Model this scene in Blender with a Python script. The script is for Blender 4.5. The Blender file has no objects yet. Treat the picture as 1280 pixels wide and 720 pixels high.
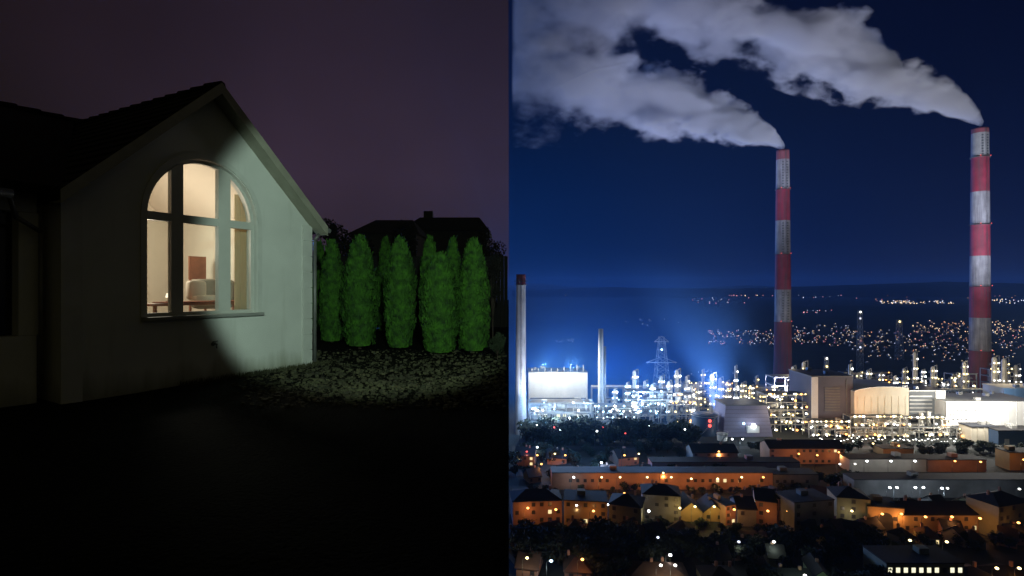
import bpy, bmesh, math, random
from mathutils import Vector, Matrix
R = math.radians
F = 686.0            # focal length expressed in 1280-wide pixels
CAMZ = 1.6           # eye height over the garden
VALLEY = -98.4       # town level, 100 m under the eye
sc = bpy.context.scene
col = sc.collection

# ------------------------------------------------------------------ helpers
def tag(o, label=None, cat=None, group=None, kind=None):
    if label: o['label'] = label
    if cat: o['category'] = cat
    if group: o['group'] = group
    if kind: o['kind'] = kind
    return o

def thing(name, label, cat, loc=(0, 0, 0), group=None, rz=0.0):
    o = bpy.data.objects.new(name, None)
    o.empty_display_size = 0.2
    col.objects.link(o)
    o.location = loc
    o.rotation_euler = (0, 0, rz)
    return tag(o, label, cat, group, 'thing')

class MB:
    def __init__(self):
        self.v = []; self.f = []; self.m = []; self.s = []
    def quad(self, pts, mi=0, smooth=False):
        b = len(self.v); self.v += [tuple(p) for p in pts]
        self.f.append(tuple(range(b, b + len(pts)))); self.m.append(mi); self.s.append(smooth)
    def box(self, c, s, mi=0, rz=0.0):
        cx, cy, cz = c; sx, sy, sz = s[0] / 2, s[1] / 2, s[2] / 2
        b = len(self.v); ca, sa = math.cos(rz), math.sin(rz)
        for dz in (-sz, sz):
            for dx, dy in ((-sx, -sy), (sx, -sy), (sx, sy), (-sx, sy)):
                self.v.append((cx + dx * ca - dy * sa, cy + dx * sa + dy * ca, cz + dz))
        for q in ((3, 2, 1, 0), (4, 5, 6, 7), (0, 1, 5, 4), (1, 2, 6, 5), (2, 3, 7, 6), (3, 0, 4, 7)):
            self.f.append(tuple(b + i for i in q)); self.m.append(mi); self.s.append(False)
    def hexa(self, p, mi=0):       # 8 corners: 4 bottom (ccw), 4 top
        b = len(self.v); self.v += [tuple(x) for x in p]
        for q in ((3, 2, 1, 0), (4, 5, 6, 7), (0, 1, 5, 4), (1, 2, 6, 5), (2, 3, 7, 6), (3, 0, 4, 7)):
            self.f.append(tuple(b + i for i in q)); self.m.append(mi); self.s.append(False)
    def cyl(self, p0, p1, r0, r1=None, n=10, mi=0, caps=True, smooth=True):
        r1 = r0 if r1 is None else r1
        p0 = Vector(p0); p1 = Vector(p1); d = (p1 - p0)
        if d.length < 1e-9: return
        d.normalize()
        a = Vector((0, 0, 1)) if abs(d.z) < .9 else Vector((1, 0, 0))
        u = d.cross(a).normalized(); w = d.cross(u).normalized()
        b = len(self.v)
        for p, r in ((p0, r0), (p1, r1)):
            for i in range(n):
                t = 2 * math.pi * i / n
                self.v.append(tuple(p + (u * math.cos(t) + w * math.sin(t)) * r))
        for i in range(n):
            j = (i + 1) % n
            self.f.append((b + i, b + n + i, b + n + j, b + j)); self.m.append(mi); self.s.append(smooth)
        if caps:
            self.f.append(tuple(b + i for i in range(n))); self.m.append(mi); self.s.append(False)
            self.f.append(tuple(b + n + i for i in reversed(range(n)))); self.m.append(mi); self.s.append(False)
    def lathe(self, prof, c=(0, 0, 0), n=24, mi=None, smooth=True):   # prof: (r, z[, mi])
        b = len(self.v)
        for q in prof:
            for i in range(n):
                t = 2 * math.pi * i / n
                self.v.append((c[0] + q[0] * math.cos(t), c[1] + q[0] * math.sin(t), c[2] + q[1]))
        for k in range(len(prof) - 1):
            m = mi if mi is not None else (prof[k][2] if len(prof[k]) > 2 else 0)
            for i in range(n):
                j = (i + 1) % n
                self.f.append((b + k * n + i, b + k * n + j, b + (k + 1) * n + j, b + (k + 1) * n + i))
                self.m.append(m); self.s.append(smooth)
    def ball(self, c, r, mi=0, n=8, sz=1.0):
        prof = [(max(1e-4, r * math.sin(math.pi * k / n)), -r * sz * math.cos(math.pi * k / n)) for k in range(n + 1)]
        self.lathe(prof, c, n + 2, mi)
    def build(self, name, mats, parent=None):
        me = bpy.data.meshes.new(name)
        me.from_pydata(self.v, [], self.f)
        if not isinstance(mats, (list, tuple)): mats = [mats]
        for m in mats: me.materials.append(m)
        me.polygons.foreach_set('material_index', self.m)
        me.polygons.foreach_set('use_smooth', self.s)
        me.update()
        o = bpy.data.objects.new(name, me)
        col.objects.link(o)
        if parent: o.parent = parent
        return o

def kids(o): return [c for c in bpy.data.objects if c.parent == o]
KIDS = {}
def proto_done(root):
    """remember the tree of a finished prototype so that copying is quick"""
    def rec(o): return (o, [rec(c) for c in kids(o)])
    KIDS[root.name] = rec(root)
    return root
def dup(root, loc, rz=0.0, label=None, scale=None):
    def rec(node, parent):
        c = node[0].copy(); col.objects.link(c)
        c.parent = parent
        for ch in node[1]: rec(ch, c)
        return c
    r = rec(KIDS[root.name], None)
    r.location = loc; r.rotation_euler = (0, 0, rz)
    if scale: r.scale = scale if hasattr(scale, '__len__') else (scale,) * 3
    if label: r['label'] = label
    return r

# ------------------------------------------------------------------ materials
def nt(name):
    m = bpy.data.materials.new(name); m.use_nodes = True
    t = m.node_tree; t.nodes.clear()
    return m, t, t.nodes.new('ShaderNodeOutputMaterial')

def mat(name, c, rough=.7, var=.25, scale=3.0, metal=0.0, bump=0.0, c2=None, detail=5, bscale=None, dist=.02):
    m, t, out = nt(name)
    p = t.nodes.new('ShaderNodeBsdfPrincipled')
    p.inputs['Roughness'].default_value = rough; p.inputs['Metallic'].default_value = metal
    tc = t.nodes.new('ShaderNodeTexCoord')
    n = t.nodes.new('ShaderNodeTexNoise'); n.inputs['Scale'].default_value = scale; n.inputs['Detail'].default_value = detail
    t.links.new(tc.outputs['Object'], n.inputs['Vector'])
    r = t.nodes.new('ShaderNodeValToRGB')
    if c2 is None: c2 = tuple(x * (1 - var) for x in c)
    r.color_ramp.elements[0].position = .32; r.color_ramp.elements[1].position = .68
    r.color_ramp.elements[0].color = (*c2, 1); r.color_ramp.elements[1].color = (*c, 1)
    t.links.new(n.outputs['Fac'], r.inputs['Fac']); t.links.new(r.outputs['Color'], p.inputs['Base Color'])
    if bump:
        n2 = t.nodes.new('ShaderNodeTexNoise'); n2.inputs['Scale'].default_value = bscale or scale * 8; n2.inputs['Detail'].default_value = 4
        t.links.new(tc.outputs['Object'], n2.inputs['Vector'])
        b = t.nodes.new('ShaderNodeBump'); b.inputs['Strength'].default_value = bump; b.inputs['Distance'].default_value = dist
        t.links.new(n2.outputs['Fac'], b.inputs['Height']); t.links.new(b.outputs['Normal'], p.inputs['Normal'])
    t.links.new(p.outputs[0], out.inputs['Surface'])
    return m

def emit(name, c, s, sample=False):
    m, t, out = nt(name)
    e = t.nodes.new('ShaderNodeEmission'); e.inputs['Color'].default_value = (*c, 1); e.inputs['Strength'].default_value = s
    t.links.new(e.outputs[0], out.inputs['Surface'])
    m.cycles.emission_sampling = 'AUTO' if sample else 'NONE'
    return m

def glass(name, tint=(.9, .95, .95), dark=False):
    m, t, out = nt(name)
    tr = t.nodes.new('ShaderNodeBsdfTransparent'); tr.inputs['Color'].default_value = (*tint, 1)
    gl = t.nodes.new('ShaderNodeBsdfGlossy'); gl.inputs['Roughness'].default_value = .04
    fr = t.nodes.new('ShaderNodeFresnel'); fr.inputs['IOR'].default_value = 1.45
    mx = t.nodes.new('ShaderNodeMixShader')
    t.links.new(fr.outputs[0], mx.inputs[0]); t.links.new(tr.outputs[0], mx.inputs[1]); t.links.new(gl.outputs[0], mx.inputs[2])
    t.links.new(mx.outputs[0], out.inputs['Surface'])
    return m

M = {}
M['stucco'] = mat('stucco', (.66, .66, .62), .9, .10, 1.6, bump=.5, bscale=60, dist=.01)
def dirty(m):
    t = m.node_tree; p = [n for n in t.nodes if n.type == 'BSDF_PRINCIPLED'][0]; src = p.inputs['Base Color'].links[0].from_socket
    tc = t.nodes.new('ShaderNodeTexCoord'); sx = t.nodes.new('ShaderNodeSeparateXYZ'); t.links.new(tc.outputs['Object'], sx.inputs[0])
    mp = t.nodes.new('ShaderNodeMapping'); mp.inputs['Scale'].default_value = (5, 5, .7); t.links.new(tc.outputs['Object'], mp.inputs[0])
    n = t.nodes.new('ShaderNodeTexNoise'); n.inputs['Scale'].default_value = 1.0; n.inputs['Detail'].default_value = 6; t.links.new(mp.outputs[0], n.inputs['Vector'])
    h = t.nodes.new('ShaderNodeMath'); h.operation = 'MULTIPLY_ADD'; h.inputs[1].default_value = -1.6; h.inputs[2].default_value = .62; t.links.new(sx.outputs['Z'], h.inputs[0])
    a = t.nodes.new('ShaderNodeMath'); a.operation = 'ADD'; t.links.new(n.outputs['Fac'], a.inputs[0]); t.links.new(h.outputs[0], a.inputs[1])
    r = t.nodes.new('ShaderNodeMapRange'); r.inputs[1].default_value = .55; r.inputs[2].default_value = 1.15; r.inputs[4].default_value = .75; t.links.new(a.outputs[0], r.inputs[0])
    r2 = t.nodes.new('ShaderNodeMapRange'); r2.inputs[1].default_value = .58; r2.inputs[2].default_value = .80; r2.inputs[4].default_value = .22; t.links.new(n.outputs['Fac'], r2.inputs[0])
    mxv = t.nodes.new('ShaderNodeMath'); mxv.operation = 'MAXIMUM'; t.links.new(r.outputs[0], mxv.inputs[0]); t.links.new(r2.outputs[0], mxv.inputs[1])
    x = t.nodes.new('ShaderNodeMix'); x.data_type = 'RGBA'; t.links.new(mxv.outputs[0], x.inputs[0]); t.links.new(src, x.inputs[6]); x.inputs[7].default_value = (.22, .22, .15, 1)
    t.links.new(x.outputs[2], p.inputs['Base Color'])
dirty(M['stucco'])
M['trim'] = mat('trim', (.60, .60, .56), .6, .10, 4)
M['sill'] = mat('sill', (.30, .30, .28), .6, .2, 5)
M['frame'] = mat('window_frame_paint', (.55, .54, .50), .5, .08, 6)
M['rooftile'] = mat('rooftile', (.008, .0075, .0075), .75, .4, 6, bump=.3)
M['soffit'] = mat('soffit', (.30, .29, .23), .7, .2, 4)
M['zinc'] = mat('zinc', (.20, .20, .19), .5, .3, 5, metal=.4)
M['darkglass'] = mat('darkglass', (.01, .01, .012), .15, .2, 2)
M['glass'] = glass('pane_glass')
M['room'] = mat('room_paint', (.76, .69, .58), .9, .05, 2)
M['roomfloor'] = mat('room_floor', (.30, .17, .09), .5, .3, 8)
def cloth(name, c):
    m, t, out = nt(name); d = t.nodes.new('ShaderNodeBsdfDiffuse'); r = t.nodes.new('ShaderNodeBsdfTranslucent'); x = t.nodes.new('ShaderNodeMixShader')
    tc = t.nodes.new('ShaderNodeTexCoord'); n = t.nodes.new('ShaderNodeTexNoise'); n.inputs['Scale'].default_value = 12; t.links.new(tc.outputs['Object'], n.inputs['Vector'])
    k = t.nodes.new('ShaderNodeValToRGB'); k.color_ramp.elements[0].color = (*[q * .85 for q in c], 1); k.color_ramp.elements[1].color = (*c, 1); t.links.new(n.outputs['Fac'], k.inputs['Fac'])
    t.links.new(k.outputs[0], d.inputs[0]); t.links.new(k.outputs[0], r.inputs[0]); x.inputs[0].default_value = .6
    t.links.new(d.outputs[0], x.inputs[1]); t.links.new(r.outputs[0], x.inputs[2]); t.links.new(x.outputs[0], out.inputs['Surface']); return m
M['curtain'] = cloth('curtain', (.90, .80, .70))
M['curtain2'] = cloth('curtain_ochre', (.88, .76, .56))
M['wood'] = mat('brown_wood', (.26, .10, .055), .5, .3, 8)
M['cloth_w'] = mat('white_cloth', (.75, .66, .55), .9, .12, 7)
M['cloth_g'] = mat('grey_cloth', (.30, .27, .22), .9, .25, 7)
M['red_cloth'] = mat('red_cloth', (.38, .14, .08), .9, .5, 20)
M['lampshade'] = emit('lamp_shade_glow', (1, .78, .55), 2.0, True)
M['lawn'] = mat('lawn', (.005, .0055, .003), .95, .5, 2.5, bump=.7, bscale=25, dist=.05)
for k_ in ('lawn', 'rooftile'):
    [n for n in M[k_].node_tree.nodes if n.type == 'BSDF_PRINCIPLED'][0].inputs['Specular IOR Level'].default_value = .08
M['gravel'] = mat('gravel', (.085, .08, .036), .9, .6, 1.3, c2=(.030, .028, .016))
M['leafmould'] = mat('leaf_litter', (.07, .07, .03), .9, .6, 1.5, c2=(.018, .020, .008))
M['thuja'] = mat('thuja', (.060, .200, .010), .85, .5, 6, c2=(.012, .042, .006))
M['bark'] = mat('bark', (.07, .05, .035), .9, .4, 6)
M['shrub'] = mat('shrub', (.03, .05, .02), .9, .4, 3)
M['fence'] = mat('fence_shade_black', (.010, .009, .008), .95, .4, 4)  # near black in place of the darkness between the conifers
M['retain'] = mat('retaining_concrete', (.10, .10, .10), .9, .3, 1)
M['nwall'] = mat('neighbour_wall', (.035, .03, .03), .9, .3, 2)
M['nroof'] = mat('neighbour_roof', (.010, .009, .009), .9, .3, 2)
M['terrain'] = mat('terrain', (.022, .027, .025), .95, .5, .03, c2=(.010, .014, .014))
M['leafdark'] = mat('town_foliage', (.028, .040, .026), .9, .5, .25, c2=(.012, .020, .013))
M['c_red'] = mat('chimney_red', (.42, .045, .085), .7, .35, .12)
M['c_dullred'] = mat('chimney_dull_red', (.34, .085, .11), .8, .25, .05)
M['c_white'] = mat('chimney_white', (.46, .45, .48), .7, .35, .12)
def streaky(m, amt):
    t = m.node_tree; p = [n for n in t.nodes if n.type == 'BSDF_PRINCIPLED'][0]; src = p.inputs['Base Color'].links[0].from_socket
    tc = t.nodes.new('ShaderNodeTexCoord'); mp = t.nodes.new('ShaderNodeMapping'); mp.inputs['Scale'].default_value = (.55, .55, .035); t.links.new(tc.outputs['Object'], mp.inputs[0])
    n = t.nodes.new('ShaderNodeTexNoise'); n.inputs['Scale'].default_value = 1; n.inputs['Detail'].default_value = 5; n.inputs['Roughness'].default_value = .6; t.links.new(mp.outputs[0], n.inputs['Vector'])
    r = t.nodes.new('ShaderNodeMapRange'); r.inputs[1].default_value = .42; r.inputs[2].default_value = .68; r.inputs[4].default_value = amt; t.links.new(n.outputs['Fac'], r.inputs[0])
    x = t.nodes.new('ShaderNodeMix'); x.data_type = 'RGBA'; t.links.new(r.outputs[0], x.inputs[0]); t.links.new(src, x.inputs[6]); x.inputs[7].default_value = (.10, .085, .09, 1)
    t.links.new(x.outputs[2], p.inputs['Base Color'])
for k_ in ('c_red', 'c_dullred', 'c_white'): streaky(M[k_], .62)
M['c_conc'] = mat('chimney_concrete', (.42, .42, .42), .8, .3, .08)
M['steel'] = mat('steel', (.48, .48, .46), .45, .3, .15, metal=.3)
M['steel_d'] = mat('steel_dark', (.12, .13, .14), .6, .3, .2)
M['insul'] = mat('insulation', (.62, .60, .54), .5, .25, .2)
M['white'] = mat('white_cladding', (.78, .78, .76), .6, .15, .1)
M['cream'] = mat('cream_cladding', (.66, .60, .48), .7, .2, .08)
M['greycl'] = mat('grey_cladding', (.085, .09, .13), .7, .25, .08)
M['bluecl'] = mat('blue_tank_paint', (.04, .08, .16), .6, .3, .1)
M['lilac'] = mat('lilac_cladding', (.22, .21, .32), .7, .2, .08)
M['w_ochre'] = mat('plaster_ochre', (.40, .28, .15), .9, .3, .15)
M['w_rose'] = mat('plaster_rose', (.42, .24, .18), .9, .3, .15)
M['w_olive'] = mat('plaster_olive', (.24, .24, .16), .9, .3, .15)
M['w_grey'] = mat('plaster_grey', (.25, .25, .26), .9, .35, .15)
M['w_green'] = mat('plaster_green', (.24, .32, .22), .9, .3, .15)
M['w_white'] = mat('plaster_white', (.55, .54, .52), .9, .25, .15)
M['roof_d'] = mat('roof_dark', (.014, .013, .015), .9, .4, .3)
M['roof_r'] = mat('roof_brown', (.075, .042, .033), .9, .4, .3)
M['roof_g'] = mat('roof_grey', (.03, .034, .045), .8, .3, .2)
M['asphalt'] = mat('asphalt', (.05, .05, .052), .9, .3, .1)
M['win_dark'] = mat('window_dark', (.05, .05, .055), .35, .3, .5)
M['e_warm'] = emit('lit_window_warm', (1, .78, .38), 1.1)
M['e_pale'] = emit('lit_window_pale', (1, .95, .66), 1.2)
M['e_white'] = emit('lamp_white', (1, .97, .90), 5)
M['e_hot'] = emit('lamp_floodlight', (.92, .97, 1), 14)
M['e_blue'] = emit('lamp_bluewhite', (.50, .78, 1), 7)
M['e_yel'] = emit('lamp_yellow', (1, .78, .34), 5)
M['e_or'] = emit('lamp_sodium', (1, .42, .10), 6)
M['e_red'] = emit('lamp_red', (1, .10, .08), 3)
M['e_far_y'] = emit('far_lamp_yellow', (1, .74, .45), 2.4)
M['e_far_r'] = emit('far_lamp_red', (1, .35, .40), 2.0)
M['e_far_w'] = emit('far_lamp_white', (.75, .80, 1), 1.9)
M['e_far_or'] = emit('far_lamp_orange', (1, .45, .22), 1.9)

# ------------------------------------------------------------------ camera, world, render
cam = bpy.data.cameras.new('camera'); co = bpy.data.objects.new('camera', cam); col.objects.link(co)
co.location = (0, 0, CAMZ); co.rotation_euler = (R(90), 0, 0)
cam.sensor_width = 36; cam.lens = 36 * F / 1280; cam.clip_start = .05; cam.clip_end = 40000
sc.camera = co
w = bpy.data.worlds.new('World'); sc.world = w; w.use_nodes = True
t = w.node_tree; t.nodes.clear(); L = t.links
def N(k, **kw):
    n = t.nodes.new(k)
    for a, b in kw.items(): setattr(n, a, b)
    return n
wo = N('ShaderNodeOutputWorld'); bg = N('ShaderNodeBackground'); L.new(bg.outputs[0], wo.inputs[0])
tc = N('ShaderNodeTexCoord'); sx = N('ShaderNodeSeparateXYZ'); L.new(tc.outputs['Generated'], sx.inputs[0])
def ramp(src, stops, lo=0., hi=1.):
    mr = N('ShaderNodeMapRange'); mr.inputs[1].default_value = lo; mr.inputs[2].default_value = hi
    L.new(src, mr.inputs[0]); r = N('ShaderNodeValToRGB'); L.new(mr.outputs[0], r.inputs[0])
    while len(r.color_ramp.elements) < len(stops): r.color_ramp.elements.new(.5)
    for e, (p, c) in zip(r.color_ramp.elements, stops): e.position = p; e.color = (*c, 1)
    return r.outputs[0]
def mixc(f, a, b, mode='MIX'):
    m = N('ShaderNodeMix', data_type='RGBA', blend_type=mode)
    if isinstance(f, float): m.inputs[0].default_value = f
    else: L.new(f, m.inputs[0])
    L.new(a, m.inputs[6]); L.new(b, m.inputs[7]); return m.outputs[2]
el = sx.outputs['Z']; ax = sx.outputs['X']
# city-side sky: navy with a blue glow low over the works; garden side: dull mauve night cloud
east_l = ramp(el, [(0, (.001, .016, .085)), (.18, (.0006, .012, .070)), (.5, (.0006, .006, .034)), (1, (.002, .0035, .020))], 0, .55)
east_r = ramp(el, [(0, (.006, .009, .035)), (.15, (.0022, .0055, .032)), (.5, (.0010, .0026, .018)), (1, (.0012, .0016, .009))], 0, .55)
east = mixc(ramp(ax, [(0, (0, 0, 0)), (1, (1, 1, 1))], .05, .62), east_l, east_r)
west_r = ramp(el, [(0, (.026, .018, .028)), (.35, (.036, .023, .038)), (.7, (.022, .014, .023)), (1, (.014, .009, .013))], 0, .55)
west_l = ramp(el, [(0, (.012, .009, .010)), (1, (.011, .006, .008))], 0, .55)
west = mixc(ramp(ax, [(0, (0, 0, 0)), (1, (1, 1, 1))], -.68, -.38), west_l, west_r)
nz = N('ShaderNodeTexNoise'); nz.inputs['Scale'].default_value = 2.2; nz.inputs['Detail'].default_value = 3
L.new(tc.outputs['Generated'], nz.inputs['Vector'])
nr = ramp(nz.outputs['Fac'], [(0, (.82, .82, .82)), (1, (1.12, 1.1, 1.12))], .3, .7)
west = mixc(1.0, west, nr, 'MULTIPLY')
side = ramp(ax, [(0, (0, 0, 0)), (1, (1, 1, 1))], -.0068, -.0048)
back = ramp(sx.outputs['Y'], [(0, (0, 0, 0)), (1, (1, 1, 1))], -.0 + .30, .58)
rear = N('ShaderNodeRGB'); rear.outputs[0].default_value = (.022, .0195, .0085, 1)
sky = mixc(back, rear.outputs[0], mixc(side, west, east))
sk = N('ShaderNodeTexSky', sky_type='NISHITA'); sk.sun_disc = False; sk.sun_elevation = R(-8); sk.sun_rotation = R(60)
skm = N('ShaderNodeMix', data_type='RGBA', blend_type='ADD'); skm.inputs[0].default_value = .05
L.new(sky, skm.inputs[6]); L.new(sk.outputs[0], skm.inputs[7])
L.new(skm.outputs[2], bg.inputs[0]); bg.inputs[1].default_value = 1.0

sc.view_settings.view_transform = 'Standard'; sc.view_settings.look = 'None'; sc.view_settings.gamma = 1; sc.view_settings.exposure = 0
sc.render.engine = 'CYCLES'
cy = sc.cycles
cy.use_denoising = True; cy.use_light_tree = True; cy.max_bounces = 6; cy.diffuse_bounces = 3; cy.volume_bounces = 2
cy.transparent_max_bounces = 12; cy.sample_clamp_indirect = 1.5; cy.sample_clamp_direct = 0
cy.volume_step_rate = .6; cy.volume_max_steps = 200; cy.caustics_reflective = False; cy.caustics_refractive = False

def lamp(kind, name, loc, power, c, size=.3, parent=None, aim=None, spot=None, blend=.2):
    l = bpy.data.lights.new(name, kind); l.energy = power; l.color = c
    o = bpy.data.objects.new(name, l); col.objects.link(o); o.location = loc
    if kind in ('POINT', 'SPOT'): l.shadow_soft_size = size
    if kind == 'AREA': l.size = size
    if kind == 'SPOT': l.spot_size = R(spot); l.spot_blend = blend
    if aim is not None:
        o.rotation_euler = (Vector(aim) - Vector(loc)).to_track_quat('-Z', 'Y').to_euler()
    if parent: o.parent = parent
    return o
WARM = (1, .80, .52); SOD = (1, .39, .11); COOL = (.72, .88, 1); BLUE = (.30, .58, 1); WHT = (1, .95, .85)

# unseen blue sun lamp added to tint the haze and plumes
ml = bpy.data.lights.new('haze_fill_sun', 'SUN'); ml.energy = 1.3; ml.angle = R(.5); ml.color = (.07, .27, 1)
mo = bpy.data.objects.new('haze_fill_sun', ml); col.objects.link(mo); mo.rotation_euler = Vector((-.45, .88, .10)).to_track_quat('Z', 'Y').to_euler()

# ================================================================== GARDEN (left)
DU = Vector((371, 686, 0)).normalized()          # along the gable wall, away from the eye
NW = Vector((DU.y, -DU.x, 0))                    # outward normal of the gable wall
OY = F * CAMZ / 143.0; OX = -565.0 / F * OY      # left foot of the gable wall
def upx(px):                                     # wall coordinate under an image column
    k = (px - 640) / F
    return (k * OY - OX) / (DU.x - k * DU.y)
def zpx(px, row): return CAMZ + (360 - row) * (OY + DU.y * upx(px)) / F
W = 4.39                                         # wall length
EH = 2.93; AP = 5.02; MID = W / 2
def Hp(u, ww, z): return Vector((u, -ww, z))     # local: x along wall, y into the house
house_rz = math.atan2(DU.y, DU.x)
# local x axis = DU ; local y axis = DU rotated +90 = (-DU.y, DU.x) = -NW  (into the house)
house = thing('bungalow', 'white stucco bungalow wing with steep dark gable roof and large lit arched window', 'house', (OX, OY, 0), None, house_rz)
def gz(u): return EH + (AP - EH) * (1 - abs(u - MID) / MID)

U0, U1 = upx(184), upx(321); UC = (U0 + U1) / 2; RAD = (U1 - U0) / 2
ZS = 1.14; ZT = zpx(188, 268)                    # sill and springing heights
AS = 1.07
def arch(u, r=RAD, z=ZT):
    q = 1 - ((u - UC) / r) ** 2
    return z + r * math.sqrt(max(0, q)) * AS
b = MB(); TH = .30
us = [0, .35, .7, U0] + [U0 + (U1 - U0) * (1 - math.cos(math.pi * i / 24)) / 2 for i in range(1, 24)] + [U1, (U1 + W) / 2, W]
us = sorted(set([round(x, 5) for x in us] + [MID]))
def wallcol(u0, u1, z0a, z0b, z1a, z1b):
    b.hexa([(u0, 0, z0a), (u1, 0, z0b), (u1, TH, z0b), (u0, TH, z0a), (u0, 0, z1a), (u1, 0, z1b), (u1, TH, z1b), (u0, TH, z1a)])
for a, c in zip(us[:-1], us[1:]):
    if a >= U0 - 1e-4 and c <= U1 + 1e-4:
        wallcol(a, c, -.3, -.3, ZS, ZS); wallcol(a, c, arch(a), arch(c), gz(a), gz(c))
    else:
        wallcol(a, c, -.3, -.3, gz(a), gz(c))
gw = b.build('wall', M['stucco'], house)
b = MB()   # other walls of the wing
b.box((-0.0 + TH / 2, 2.9, EH / 2 - .15), (TH, 5.2, EH + .28)); b.box((W - TH / 2, 2.9, EH / 2 - .15), (TH, 5.2, EH + .28))
b.build('wall', M['stucco'], house)
# quoin strips at both corners
b = MB()
for k in range(9):
    b.box((W - .10, -.012, -.02 + .165 + k * .325), (.24, .03, .315))
b.build('corner_pilaster', M['trim'], house)
b = MB(); b.box((.13, -.012, EH / 2 - .05), (.26, .03, EH - .02)); b.build('corner_pilaster', M['trim'], house)
# roof: two slopes with overhangs, tiled courses
sl = (AP - EH) / MID
OVL, OVR = .12, .17; RO = .10
def slope(side):
    b = MB(); y0, y1 = -.30, 4.95; n = 13; ov = OVL if side < 0 else OVR
    x_e = -ov if side < 0 else W + ov
    L0 = MID + ov
    for k in range(n):
        ta, tb = k / n, (k + 1) / n
        xa = x_e + (MID - x_e) * ta; xb = x_e + (MID - x_e) * tb
        za = gz(MID) - sl * abs(xa - MID) + RO; zb = gz(MID) - sl * abs(xb - MID) + RO
        p = [(xa, y0, za - .12), (xb, y0, zb - .12), (xb, y1, zb - .12), (xa, y1, za - .12), (xa, y0, za + .035), (xb, y0, zb), (xb, y1, zb), (xa, y1, za + .035)]
        b.hexa(p if side < 0 else [p[1], p[0], p[3], p[2], p[5], p[4], p[7], p[6]])
    return b
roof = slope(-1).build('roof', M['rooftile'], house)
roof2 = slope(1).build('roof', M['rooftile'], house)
b = MB()
for yy in range(13): b.cyl((MID, -.31 + yy * .39, AP + RO - .03), (MID, -.31 + yy * .39 + .40, AP + RO - .01), .08, .09, 8)
b.build('ridge_cap', M['rooftile'], roof)
def verge(side):
    b = MB(); x_e = -OVL if side < 0 else W + OVR
    dz = sl * abs(x_e - MID)
    for ya, yb, z0, z1 in ((-.325, -.298, -.17, .02), (-.297, -.005, -.155, -.13)):
        za, zb = AP + RO - dz, AP + RO
        b.hexa([(x_e, ya, za + z0), (MID, ya, zb + z0), (MID, yb, zb + z0), (x_e, yb, za + z0), (x_e, ya, za + z1), (MID, ya, zb + z1), (MID, yb, zb + z1), (x_e, yb, za + z1)])
    return b
verge(-1).build('verge_board', M['soffit'], house); verge(1).build('verge_board', M['soffit'], house)
# window: frame with arch, mullions, transom, panes
b = MB(); YF = .10; FW = .055
def ring(b, r0, r1, y0, y1, z, a0=0, a1=math.pi, n=28):
    for i in range(n):
        t0 = a0 + (a1 - a0) * i / n; t1 = a0 + (a1 - a0) * (i + 1) / n
        def pp(r, t_, y): return (UC + r * math.cos(t_), y, z + r * math.sin(t_) * AS)
        b.hexa([pp(r0, t0, y0), pp(r1, t0, y0), pp(r1, t0, y1), pp(r0, t0, y1), pp(r0, t1, y0), pp(r1, t1, y0), pp(r1, t1, y1), pp(r0, t1, y1)])
ring(b, RAD - FW, RAD - .001, YF, YF + .07, ZT)
for x in (U0 + FW / 2, U1 - FW / 2): b.box((x, YF + .035, (ZS + ZT) / 2), (FW - .002, .07, ZT - ZS))
b.box((UC, YF + .035, ZS + FW / 2 + .001), (U1 - U0 - 2 * FW, .07, FW))
m0a, m0b = upx(218), upx(233); m1a, m1b = upx(277), upx(292)
for a, c in ((m0a, m0b), (m1a, m1b)):
    n_ = 6
    for q in range(n_):
        ua_, ub_ = a + (c - a) * q / n_, a + (c - a) * (q + 1) / n_
        ta_, tb2 = arch(ua_, RAD - FW) + .01, arch(ub_, RAD - FW) + .01
        y0_, y1_ = YF - .015, YF + .085
        b.hexa([(ua_, y0_, ZS + FW), (ub_, y0_, ZS + FW), (ub_, y1_, ZS + FW), (ua_, y1_, ZS + FW), (ua_, y0_, ta_), (ub_, y0_, tb2), (ub_, y1_, tb2), (ua_, y1_, ta_)])
for a, c in ((U0 + FW, m0a), (m0b, m1a), (m1b, U1 - FW)):
    b.box(((a + c) / 2, YF + .035, ZT + .0), (c - a, .094, .135))
wf = b.build('window', M['frame'], house)
b = MB(); b.box((UC, YF + .045, (ZS + ZT) / 2 + FW / 2), (U1 - U0 - 2 * FW, .006, ZT - ZS - FW)); b.build('pane', M['glass'], wf)
b = MB()
pts = [(UC + (RAD - FW) * math.cos(math.pi * i / 28), YF + .045, ZT + .01 + (RAD - FW) * AS * math.sin(math.pi * i / 28)) for i in range(29)]
b.quad(pts); b.build('pane', M['glass'], wf)
b = MB(); b.box((UC, -.03, ZS - .03), (U1 - U0 + .18, .14, .05)); b.build('sill', M['sill'], wf)
b = MB()   # moulded surround on the stucco
ring(b, RAD + .015, RAD + .10, -.022, .0, ZT)
for s, x in ((-1, U0 - .058), (1, U1 + .058)): b.box((x, -.011, (ZS + ZT) / 2), (.085, .022, ZT - ZS))
b.build('window_surround', M['trim'], house)
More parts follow.
